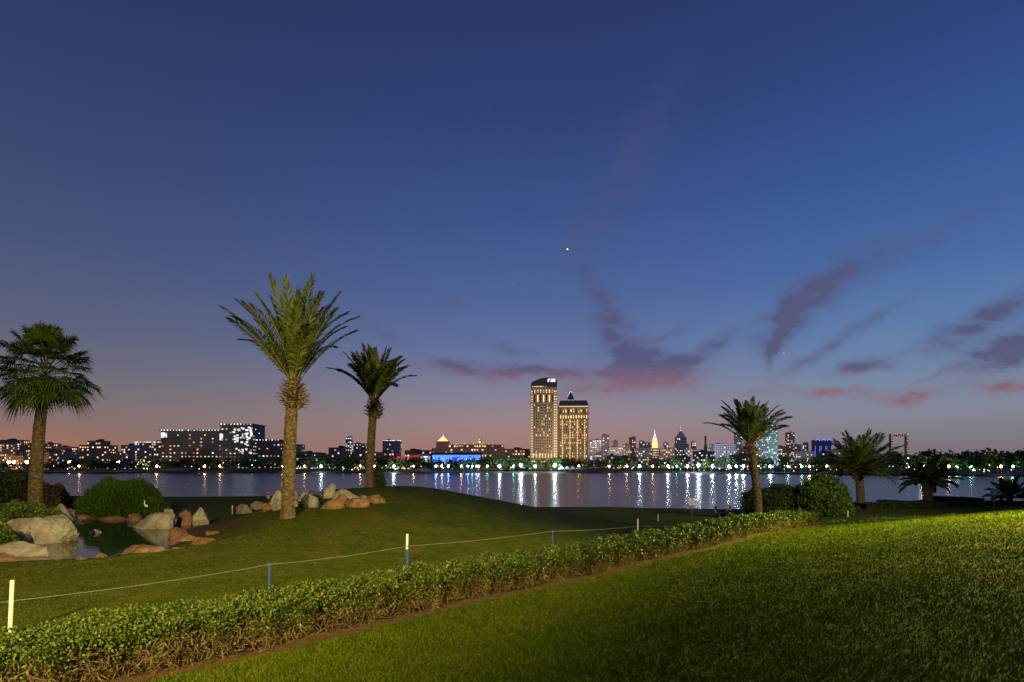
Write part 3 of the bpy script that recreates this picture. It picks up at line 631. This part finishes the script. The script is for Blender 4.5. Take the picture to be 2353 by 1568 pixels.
def towerA():
    mb=MB(); W=60/F*D; H=hz_(890,D)-1.4; x=W/2; d=26
    mb.box(-x,x,0,d,0,H,0); facade(mb,-x+3.5,x-6,0,d,18,H*.80,3.3,2.3,.22,.01,ww=.5,wh=.5)
    mb.box(-x-1,x+1,-1,d+1,0,14,0); facade(mb,-x,x,-1,d+1,2,13,4,3.5,.8,0)
    n=7
    for i in range(n):
        cx=-x+5+i*(W-11)/(n-1); mb.box(cx-.8,cx+.8,-.25,-.02,H*.82,H*.82+9,5 if i in(1,3,5) else 1); mb.box(cx-.6,cx+.6,-.25,-.02,H*.93,H*.93+4,2)
    for xx in (-x+1.3,x-3.2,x-1.2):
        f=16
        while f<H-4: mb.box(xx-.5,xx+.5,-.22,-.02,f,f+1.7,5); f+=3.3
    for z in (14.2,H*.80+1,H*.91): mb.box(-x-.6,x+.6,-.7,d+.6,z,z+.9,0)
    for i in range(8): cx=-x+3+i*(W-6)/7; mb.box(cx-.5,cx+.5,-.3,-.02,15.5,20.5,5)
    k=12; prev=None
    for i in range(k+1):
        t=i/k; xx=-x+W*t; z=H+ (hz_(868,D)-hz_(890,D))*math.sin(math.pi*(.12+.62*t))**.8
        if prev:
            mb.quad((prev[0],0,prev[1]),(xx,0,z),(xx,d,z),(prev[0],d,prev[1]),4); mb.quad((prev[0],0,H),(xx,0,H),(xx,0,z),(prev[0],0,prev[1]),4); mb.quad((prev[0],d,H),(xx,d,H),(xx,d,z),(prev[0],d,prev[1]),4)
        prev=(xx,z)
    mb.quad((x,0,H),(x,d,H),(x,d,prev[1]),(x,0,prev[1]),4)
    mb.box(x*.25,x*.85,-.6,-.1,H+6.5,H+10.5,3); mb.box(-x*.9,x*.2,-.4,-.1,H+.5,H+1.3,2)
    mb.make('hotel_tower',[st_tan]+MATS[1:],loc=(bx(1250,D),D,1.4),rot=-.06)
def towerB():
    mb=MB(); D2=D+25; W=68/F*D2; x=W/2; H=hz_(934,D2)-1.4; d=30
    mb.box(-x,x,0,d,0,H,0); facade(mb,-x+1.5,x-1.5,0,d,16,H*.78,3.3,2.5,.5,.01,ww=.45,wh=.5)
    for i in range(11):
        cx=-x+2.5+i*(W-5)/10; mb.box(cx-.7,cx+.7,-.25,-.02,H*.81,H*.81+4,2 if i%2 else 5); mb.box(cx-.7,cx+.7,-.25,-.02,H*.9,H*.9+5,2 if i%3 else 1)
    for cx in (-x*.75,-x*.25,x*.25,x*.75):
        f=14
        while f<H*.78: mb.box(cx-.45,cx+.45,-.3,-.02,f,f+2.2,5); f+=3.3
        mb.box(cx-1.6,cx-1.2,-.8,-.01,14,H*.8,0); mb.box(cx+1.2,cx+1.6,-.8,-.01,14,H*.8,0)
    for z in (14,H*.79,H*.88): mb.box(-x-.6,x+.6,-.9,d+.6,z,z+.8,0)
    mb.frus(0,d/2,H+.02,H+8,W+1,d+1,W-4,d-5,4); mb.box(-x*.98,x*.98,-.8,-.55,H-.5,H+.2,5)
    tx=bx(1312,D2)-bx(1318,D2); mb.frus(tx,d/2-4,H+8.02,H+13,9,9,8,8,4); mb.frus(tx,d/2-4,H+13.02,H+21,8,8,.6,.6,4); mb.tube([(tx,d/2-4,H+21),(tx,d/2-4,H+24)],[.3,.1],5,4)
    for sg in (-1,1): mb.tube([(tx+sg*4.1,d/2-8.3,H+13),(tx+sg*.3,d/2-4.4,H+21)],.35,4,8)
    mb.tube([(tx-4,d/2-8.4,H+9),(tx+4,d/2-8.4,H+9)],.3,4,8)
    mb.make('hotel_tower',[st_br]+MATS[1:],loc=(bx(1318,D2),D2,1.4),rot=-.06)
towerA(); towerB()
def longb():
    D=700; g=lambda px:bx(px,D)-bx(1075,D); h=lambda py:hz_(py,D)-1.4; mb=MB()
    mb.box(g(992),g(1160),0,25,0,h(1030),0); facade(mb,g(992),g(1160),0,25,2,h(1031),3.3,3.2,.12,.02)
    mb.box(g(1030),g(1158),4,22,h(1030)+.02,h(1021),0); facade(mb,g(1030),g(1158),4,22,h(1029),h(1022),3.2,3,.6,.05)
    for i in range(26): px=1032+i*5; mb.box(g(px)-.4,g(px)+.4,3.4,3.8,h(1021),h(1021)+.8,2)
    mb.frus(g(1016),10,h(1030)+.03,h(1014),16,16,15,15,0); mb.frus(g(1016),10,h(1014)+.02,h(1001),13,13,.5,.5,5); mb.tube([(g(1016),10,h(1001)),(g(1016),10,h(996))],.25,5,5)
    mb.box(g(1098),g(1105),8,12,h(1021)+.02,h(1006),0); mb.box(g(1099),g(1104),7.6,7.95,h(1018),h(1008),2)
    mb.make('palace_hotel',[st_br]+MATS[1:],loc=(bx(1075,D),D,1.4))
longb()
def blueb():
    D=545; g=lambda px:bx(px,D)-bx(1050,D); h=lambda py:hz_(py,D)-1.4; mb=MB()
    mb.box(g(992),g(1105),0,20,0,h(1043),4)
    for i in range(14):
        a=g(993)+i*(g(1104)-g(993))/14; w=(g(1104)-g(993))/14
        mb.box(a+.2,a+w-.2,-.3,-.02,h(1062),h(1046),6)
    for i in range(12): a=g(996+i*9.4); mb.box(a,a+.9,-.6,-.32,h(1056),h(1053),3)
    mb.box(g(990),g(1107),-2,21,h(1043)+.02,h(1040),4)
    mb.box(g(965),g(990),2,14,0,h(1045),0); mb.box(g(967),g(988),1.6,1.9,h(1062),h(1049),3)
    mb.make('blue_lit_pavilion',[st_gr]+MATS[1:],loc=(bx(1050,D),D,1.4))
    mb=MB(); D=550; g=lambda px:bx(px,D)-bx(930,D)
    mb.face([(g(878),0,h(1058)),(g(966),0,h(1050)),(g(966),0,h(1045)),(g(900),0,h(1054))],7); mb.face([(g(878),0,h(1058)),(g(900),0,h(1054)),(g(966),0,h(1045)),(g(966),15,h(1043)),(g(890),15,h(1055))],7)
    for px in (885,905,925,945,962): mb.tube([(g(px),.5,0),(g(px),.5,h(1054))],.3,5,0)
    mb.box(g(905),g(960),4,12,0,h(1058),0); facade(mb,g(905),g(960),4,12,1,h(1059),4,5,.4,.3)
    mb.make('red_canopy',[st_gr]+MATS[1:],loc=(bx(930,D),D,1.4))
blueb()
B=bld
B('apartment_building',182,245,1014,760,wall=st_br,pw=.28,pwh=.1,steps=[(1,0,.85),(.6,.85,1)])
B('apartment_building',0,45,1012,900,wall=st_br,pw=.45); B('apartment_building',-60,5,1020,800,wall=st_br,pw=.35); B('apartment_building',48,80,1022,900,wall=st_br,pw=.3); B('apartment_building',100,128,1020,950,wall=st_br,pw=.3,pwh=.15); B('apartment_building',130,165,1028,900,wall=st_br,pw=.2)
B('apartment_building',278,310,1024,820,pw=.1); B('office_building',310,370,1017,780,pw=.25,pwh=.15,crown=3)
B('low_rise_building',640,690,1022,1000,wall=st_gr,pw=.1); B('low_rise_building',640,720,1050,640,pw=.2,pwh=.3)
B('low_rise_building',755,800,1030,700,wall=st_br,pw=.12); B('office_tower',794,808,1005,1400,pw=.1,pwh=.75,fh=4.5,cw=4); B('low_rise_building',812,846,1034,700,wall=st_br,pw=.15)
B('office_building',879,918,1013,900,pw=.08,pwh=.12,crown=3); B('office_building',812,840,1020,1300,pw=.1,pwh=.3)
B('low_rise_building',930,992,1036,760,wall=st_br,pw=.12); B('low_rise_building',1160,1218,1033,760,wall=st_br,pw=.18)
for p0,p1,yt,D,pw,pwh in ((1354,1362,1015,1200,.2,.2),(1361,1382,1011,1300,.1,.5),(1384,1400,1000,1400,.1,.1),(1400,1432,1028,1200,.2,.15),(1408,1420,1014,1500,.2,.15),(1432,1448,1022,1300,.3,.1),(1447,1461,1005,1800,.05,.25),(1462,1496,1030,1500,.2,.1),(1470,1482,1014,1900,.2,.1),(1484,1498,1018,1900,.3,.1),(1519,1550,1032,1300,.25,.1),(1526,1536,1018,1700,.25,.1),(1580,1610,1034,1200,.1,.1),(1590,1600,1016,1900,.2,.1),(1600,1642,1038,1000,.1,.2),(1640,1690,1021,1100,.02,.12),(1706,1742,1028,1300,.1,.1),(1718,1730,1010,1700,.15,.1),(1788,1808,1026,1600,.2,.1),(1826,1842,1022,1700,.1,.1),(1848,1858,1018,1900,.2,.1),(1912,1960,1034,1300,.1,.05),(1960,2010,1030,1500,.08,.05),(2240,2262,1040,1600,.3,.1),(1835,1872,1038,1200,.1,.1),(1990,2002,1020,1900,.1,.1)):
    B('office_tower' if yt<1020 else 'low_rise_building',p0,p1,yt,D,pw=pw*1.3,pwh=pwh*.9,fh=3.8*max(1,D/1100),cw=3.8*max(1,D/1100),wall=random.choice([st_gr,st_gr,st_br,st_gr]))
B('office_tower',1619,1625,1003,2400,pw=.1,fh=8,cw=5,steps=[(1,0,.7),(.6,.7,1)]); B('office_tower',1690,1705,994,1500,pw=.05,pwh=.1,fh=5,cw=4)
B('office_tower',1743,1765,984,1500,pw=.02,pwh=.4,fh=4.5,cw=4,wall=st_gr); B('office_tower',1809,1826,994,1700,pw=.3,pwh=.1,fh=5,cw=5,crown=7)
def constr():
    D=1500; mb=MB(); W=26/F*D; H=hz_(966,D)-1.4; x=W/2
    mb.box(-x+1,x-1,1,24,0,H,0); nf=24
    for f in range(nf): z=(f+1)*H/nf; mb.box(-x,x,0,25,z-.5,z,0); 
    for f in range(nf):
        for c in range(8):
            if random.random()<.4: a=-x+c*W/8; mb.box(a+.3,a+W/8-.3,-.3,-.02,f*H/nf+.8,f*H/nf+3,8 if random.random()<.7 else 3)
    mb.tube([(0,12,H),(0,12,H+14)],.8,4,4); mb.tube([(-6,12,H+8),(16,12,H+20)],.7,4,3); mb.tube([(0,12,H+14),(12,12,H+18)],.25,4,4)
    mb.tube([(-x*.6,12,H),(-x*.6,12,H+8)],.6,4,4); mb.tube([(-x*.6+3,12,H+3),(-x*1.1-3,12,H+11)],.6,4,7)
    mb.make('tower_under_construction',[st_gr]+MATS[1:],loc=(bx(1776,D),D,1.4))
constr()
def spire_tower():
    D=2000; mb=MB(); h=lambda py:hz_(py,D)-1.4
    mb.frus(0,15,0,h(1030),26,26,22,22,0); mb.frus(0,15,h(1030)+.02,h(1008),18,18,13,13,5); mb.frus(0,15,h(1008)+.02,h(998),10,10,4,4,3); mb.tube([(0,15,h(998)),(0,15,h(988))],[1.4,.5],6,3)
    facade(mb,-11,11,3,27,4,h(1032),8,4,.6,.1); mb.make('lit_spire_tower',[st_tan]+MATS[1:],loc=(bx(1507,D),D,1.4))
    mb=MB()
    mb.box(-24,24,0,30,0,h(1020),0); mb.box(-17,17,2,28,h(1020)+.02,h(1005),0); mb.frus(0,15,h(1005)+.02,h(990),30,24,4,4,0); mb.tube([(0,15,h(990)),(0,15,h(980))],[1.2,.4],6,3)
    facade(mb,-24,24,0,30,4,h(1020),7,5,.12,.12); facade(mb,-17,17,2,28,h(1019),h(1006),7,5,.1,.2)
    mb.make('stepped_spire_tower',[st_gr]+MATS[1:],loc=(bx(1567,D),D,1.4))
    D=1700; mb=MB(); W=40/F*D; H=hz_(1009,D)-1.4
    for i in range(3):
        a=-W/2+i*W/3; mb.box(a+.5,a+W/3-.5,0,20,0,H-3,0)
        for f in range(7): mb.box(a+1,a+2.0,-.3,-.02,H*.35+f*5,H*.35+f*5+3.6,6); mb.box(a+W/3-2.6,a+W/3-1.6,-.3,-.02,H*.35+f*5,H*.35+f*5+3.6,6)
        mb.tube([(a+2,-.2,H-6),(a+W/6,-.2,H),(a+W/3-2,-.2,H-6)],.7,4,6)
    mb.make('blue_arched_building',[st_dk]+MATS[1:],loc=(bx(1892,D),D,1.4))
    D=2200; mb=MB(); x=20/F*D; H=hz_(997,D)-1.4; w=7
    mb.box(-x,-x+w,0,12,0,H,0); mb.box(x-w,x,0,12,0,H,0); mb.box(-x+w+.01,x-w-.01,0,12,H-10,H,0)
    for f in range(18):
        z=H-4-f*5; 
        for xx in (-x+1,x-w+1): mb.box(xx,xx+w-2,-.5,-.02,z-3,z-1.6,9 if f%2 else 2)
    for i in range(12): xx=-x+2+i*(2*x-4)/11; mb.box(xx-1.2,xx+1.2,-.5,-.02,H-3,H-.5,7 if i%5==0 else 2)
    for i in range(7): xx=-x+w+3+i*(2*x-2*w-6)/6; mb.box(xx-1,xx+1,-.5,-.02,H-9.5,H-7.5,2)
    mb.make('picture_frame_monument',[st_tan]+MATS[1:],loc=(bx(2067,D),D,1.4))
spire_tower()
for i in range(34):
    px=random.uniform(640,1900) if i%4 else random.uniform(-20,360); w=random.uniform(20,60); D=random.uniform(760,940)
    if 1190<px<1360: continue
    B('low_rise_building',px,px+w,random.uniform(1036,1052),D,wall=random.choice([st_br,st_gr,st_tan]),pw=random.uniform(.15,.3),pwh=.06)
mb=MB()
for px in (1290,1303,1316,1330):
    X=bx(px,520)-bx(1310,520); mb.frus(X,0,2.4,5.2,5.2,5,.3,.3,0)
    for s in (-1,1): mb.tube([(X+s*2.3,-2.3,0),(X+s*2.3,-2.3,2.4)],.08,4,0)
mb.make('marquee_tents',[mat('tent_fabric',(.75,.75,.75),.8)],loc=(bx(1310,520),520,1.4))

# ---------------------------------------------------------------- lamps on far bank
def lampmesh(nm,col,es,r,h):
    mb=MB(); mb.tube([(0,0,0),(0,0,h-r)],[.12,.07],6,0); mb.lathe([(.01,h-r)]+[(r*math.cos(t),h+r*math.sin(t)) for t in np.linspace(-1.4,1.4,7)]+[(.01,h+r)],10,1)
    o=mb.make(nm,[gp,mat(nm+'_globe',(.8,.8,.8),.5,emit=col,es=es)],smooth=True); me=o.data; bpy.data.objects.remove(o); return me
L_big=lampmesh('lampbig',(.75,.92,1),420,1.15,6); L_med=lampmesh('lampmed',(.78,.95,1),200,.9,5); L_wrm=lampmesh('lampwarm',(1,.62,.28),75,.7,5); L_or=lampmesh('lampor',(1,.45,.12),110,1.3,9)
L_grn=lampmesh('lampgreen',(.3,1,.55),60,.65,5); L_blu=lampmesh('lampblue',(.2,.4,1),160,.7,5)
def lamp(px,me,off=3):
    D=float(shore(bx(px,500))); D=float(shore(bx(px,D)))+off; o=link(bpy.data.objects.new('street_lamp',me)); o.location=(bx(px,D),D,1.4)
for px in (1197,1275,1605): lamp(px,L_big,1)
for px in (738,905,1148,1230,1470,1535,1580,1637,1675,1692,1708,1770,2120): lamp(px,L_med,1)
for px in (182,360,470,505,650,700,828,860,950,1015,1060,1100,1330,1400,1440,1500,1860,1900,2180,2300): lamp(px,L_wrm,random.uniform(1,6))
for px in (1555,1740,1810,1842,2230,2200,2328,1180,1120,1085): lamp(px,L_grn,random.uniform(2,20))
for px in (1002,1030,1075,1095): lamp(px,L_blu,3)
for px in (20,32,62,160,272,-30): lamp(px,L_or,60)
mb=MB()
for i in range(300):
    px=random.uniform(640,2353) if random.random()<.8 else random.uniform(0,640); D=float(shore(bx(px,450)))+random.uniform(2,60); z=random.uniform(2.5,7)+random.random()**3*6; r=random.uniform(.2,.45); X=bx(px,D)
    k=random.choice([0,0,1,1,2,3]); mb.lathe([(.01,-r),(r*.8,-r*.5),(r,0),(r*.8,r*.5),(.01,r)],6,k,(X,D,z)); mb.tube([(X,D,1.4),(X,D,z-r)],.05,4,4,cap=False)
mb.make('garden_lights',[em('g_white',(.85,.95,1),6),em('g_warm',(1,.65,.3),5),em('g_orange',(1,.35,.1),5),em('g_green',(.2,1,.5),3),gp])
def small(name,px,py,D,r,c,s):
    mb=MB(); mb.lathe([(.01,-r)]+[(r*math.cos(t),r*math.sin(t)) for t in np.linspace(-1.2,1.2,5)]+[(.01,r)],10); mb.make(name,[em(name+'_glow',c,s)],loc=(bx(px,D),D,hz_(py,D)))
small('evening_star',1304,573,6000,7.5,(.9,.93,1),2.2); small('star',1121,243,6000,2.2,(.8,.85,1),.7)
small('aircraft_light',1801,812,5000,5,(1,.2,.2),1.2); small('aircraft_light',1180,652,5000,3.5,(1,.15,.3),.8)

# ---------------------------------------------------------------- lights
def spot(name,loc,tgt,power,col,size=70,blend=.6,rad=.3):
    l=bpy.data.lights.new(name,'SPOT'); l.energy=power; l.color=col; l.spot_size=math.radians(size); l.spot_blend=blend; l.shadow_soft_size=rad
    o=link(bpy.data.objects.new(name,l)); o.location=loc; o.rotation_euler=(Vector(tgt)-Vector(loc)).to_track_quat('-Z','Y').to_euler(); return o
def mast(x,y,z,tgt):
    mb=MB(); d=(Vector(tgt)-Vector((x,y,z))); a=math.atan2(d.y,d.x); bxk=-math.cos(a)*.9; byk=-math.sin(a)*.9
    g=tz(x,y) if y>-39 else 5.4
    mb.tube([(x+bxk,y+byk,g-.2),(x+bxk,y+byk,z+.2)],[.14,.08],10,0); mb.box(x+bxk-.35,x+bxk+.35,y+byk-.12,y+byk+.12,z+.21,z+.75,0); mb.make('floodlight_mast',[gp])
spot('floodlight',(-6,-16,17),(-14,32,3),90000,(1,.75,.28),58,.9); mast(-6,-16,17,(-14,32,3))
spot('floodlight',(21.5,16,11),(13,14,5),42000,(1,.90,.22),120,.9,.3); mast(21.5,16,11,(13,14,5))
spot('floodlight',(30,22,13),(24,48,4),22000,(1,.86,.40),76,.8,.3); mast(30,22,13,(24,48,4))
for px,D,pw in ((1235,720,1),(1265,720,1),(1318,745,1)):
    X=bx(px,D); spot('skyline_fill',(X+10,D-75,12),(X,D,60),85000*pw,(1,.72,.42),90,.8,2)
spot('skyline_fill',(bx(450,620),530,10),(bx(480,620),620,25),60000,(1,.75,.5),120,.8,2)
spot('skyline_fill',(bx(1075,700),610,10),(bx(1075,700),700,15),60000,(1,.6,.35),120,.8,2)
spot('skyline_fill',(bx(100,800),690,15),(bx(110,900),860,15),300000,(1,.5,.25),130,.8,2)
spot('skyline_fill',(bx(1776,1500),1420,20),(bx(1776,1500),1500,80),160000,(.5,1,.95),90,.8,3)
for px,c_ in ((1400,(1,.7,.6)),(1500,(1,.75,.7)),(1640,(.8,.85,1)),(1820,(1,.7,.7))):
    spot('skyline_fill',(bx(px,960),950,75),(bx(px,1500),1500,30),1200000,c_,70,.9,4)  # added fill lights hung in mid-air, brightening distant towers in place of haze

# ---------------------------------------------------------------- sky
w=bpy.data.worlds.new('World'); sc.world=w; w.use_nodes=True; nt=w.node_tree; N=nt.nodes; L=nt.links; bg=N['Background']
tc=N.new('ShaderNodeTexCoord'); nrm=N.new('ShaderNodeVectorMath'); nrm.operation='NORMALIZE'; L.new(tc.outputs['Generated'],nrm.inputs[0])
sp=N.new('ShaderNodeSeparateXYZ'); L.new(nrm.outputs[0],sp.inputs[0])
def M(op,a,b_=None,c_=None,cl=False):
    n=N.new('ShaderNodeMath'); n.operation=op; n.use_clamp=cl
    for i,v in enumerate((a,b_,c_)):
        if v is None: continue
        if isinstance(v,(int,float)): n.inputs[i].default_value=v
        else: L.new(v,n.inputs[i])
    return n.outputs[0]
def lin(c): return tuple(((v/255)/12.92 if v/255<.04045 else ((v/255+.055)/1.055)**2.4) for v in c)
X_,Y_,Z_=sp.outputs
el=M('MAXIMUM',Z_,0)
st=[0,.03,.075,.13,.2,.29,.40,.52,.66]
Lc=[(138,104,92),(137,110,102),(128,112,112),(108,106,122),(88,95,124),(71,84,122),(57,71,110),(46,59,100),(38,48,86)]
Cc=[(156,108,100),(160,120,114),(152,128,134),(128,126,150),(97,113,157),(75,98,152),(58,82,138),(46,65,117),(38,51,96)]
Rc=[(116,102,106),(122,116,126),(126,132,150),(112,134,164),(91,123,170),(69,104,162),(53,87,148),(44,68,124),(36,53,102)]
ra=[ramp(el,*[(p,lin(c)) for p,c in zip(st,cs)]) for cs in (Lc,Cc,Rc)]
yy=M('MAXIMUM',Y_,.05); U=M('DIVIDE',X_,yy); V=M('DIVIDE',Z_,yy)
def mrange(v,a,b_):
    n=N.new('ShaderNodeMapRange'); n.interpolation_type='SMOOTHSTEP'; n.inputs[1].default_value=a; n.inputs[2].default_value=b_; L.new(v,n.inputs[0]); return n.outputs[0]
sky=mix(mrange(X_,-.66,.05),ra[0],ra[1]); sky=mix(mrange(X_,.05,.62),sky,ra[2])
cb=N.new('ShaderNodeCombineXYZ'); L.new(U,cb.inputs[0]); L.new(V,cb.inputs[1])
def noi(scale,det,sx=1,sy=1,rot=0,ox=0):
    mp=N.new('ShaderNodeMapping'); mp.inputs['Scale'].default_value=(sx,sy,1); mp.inputs['Rotation'].default_value[2]=rot; mp.inputs['Location'].default_value=(ox,ox,0); L.new(cb.outputs[0],mp.inputs[0])
    n=N.new('ShaderNodeTexNoise'); n.inputs['Scale'].default_value=scale; n.inputs['Detail'].default_value=det; n.inputs['Roughness'].default_value=.6; L.new(mp.outputs[0],n.inputs[0]); return n.outputs[0]
wu=M('MULTIPLY_ADD',M('SUBTRACT',noi(12,6),.5),.085,U); wv=M('MULTIPLY_ADD',M('SUBTRACT',noi(12,6,ox=5),.5),.05,V)
blobs=[(1495,842,92,34,-8,1.7),(1430,790,64,36,-52,1.2),(1612,812,88,20,30,1.0),(1395,720,80,22,-72,.7),(1345,610,100,24,-65,.42),(1420,430,240,50,62,.40),(1250,856,220,15,-3,1.3),(1060,846,80,13,-20,.85),(1370,898,95,17,4,1.1),(1160,800,75,15,-15,.45),
(1810,725,88,38,55,1.25),(1900,650,135,34,38,.9),(1780,795,55,14,80,.75),(2110,560,240,34,28,.45),(1975,846,70,13,6,1.0),(1910,900,95,11,-4,1.0),(2085,912,68,14,8,1.25),(2260,732,165,28,24,1.1),(2310,805,110,44,18,1.35),(2335,885,80,13,0,1.0),(1880,818,95,12,30,.6),(1985,745,120,15,30,.5),(690,590,90,14,-40,.3),(570,600,60,10,-48,.3),(880,760,70,14,-20,.4),(1730,905,70,9,4,.4),(1010,680,90,26,-10,.26),(1540,770,60,10,35,.5),(2150,860,60,8,20,.4)]
tot=None
for px,py,l,wd,an,s in blobs:
    cu=(px-1176.5)/F; cv=(1070-py)/F; a=math.radians(an); ca,sa=math.cos(a),math.sin(a); l/=F; wd/=F
    du=M('SUBTRACT',wu,cu); dv=M('SUBTRACT',wv,cv)
    p=M('ADD',M('MULTIPLY',du,ca/l),M('MULTIPLY',dv,sa/l)); q=M('ADD',M('MULTIPLY',du,-sa/wd),M('MULTIPLY',dv,ca/wd))
    g=M('EXPONENT',M('MULTIPLY',M('ADD',M('MULTIPLY',p,p),M('MULTIPLY',q,q)),-1.0)); g=M('MULTIPLY',g,s); tot=g if tot is None else M('ADD',tot,g)
tex=mrange(noi(17,7,1,2.6,-.35,2),.28,.68); den=M('MULTIPLY',tot,M('MULTIPLY_ADD',tex,.75,.3)); den=M('MINIMUM',den,.88)
ccol=mix(mrange(V,.13,.185),lin((136,92,108)),lin((80,81,116)))
sky=mix(den,sky,ccol)
gl=M('EXPONENT',M('MULTIPLY',M('ADD',M('POWER',M('DIVIDE',M('ADD',U,.92),.22),2),M('POWER',M('DIVIDE',M('SUBTRACT',V,.01),.05),2)),-1))
sky=mix(M('MULTIPLY',gl,.6),sky,lin((190,110,80)))
ns=N.new('ShaderNodeTexSky'); ns.sky_type='NISHITA'; ns.sun_disc=False; ns.sun_elevation=math.radians(-2); ns.sun_rotation=math.radians(15)
sc_=N.new('ShaderNodeMix'); sc_.data_type='RGBA'; sc_.blend_type='ADD'; sc_.inputs[0].default_value=.02; L.new(sky,sc_.inputs[6]); L.new(ns.outputs[0],sc_.inputs[7])
L.new(sc_.outputs[2],bg.inputs[0]); bg.inputs[1].default_value=1.0

# ---------------------------------------------------------------- camera
cam=bpy.data.cameras.new('camera'); cam.lens=20; cam.sensor_width=36; cam.shift_y=286/2353; cam.clip_end=20000; cam.clip_start=.05
co_=link(bpy.data.objects.new('camera',cam)); co_.location=(0,0,EYE); co_.rotation_euler=(math.pi/2,0,0); sc.camera=co_
sc.view_settings.view_transform='Standard'; sc.view_settings.look='None'; sc.view_settings.exposure=0
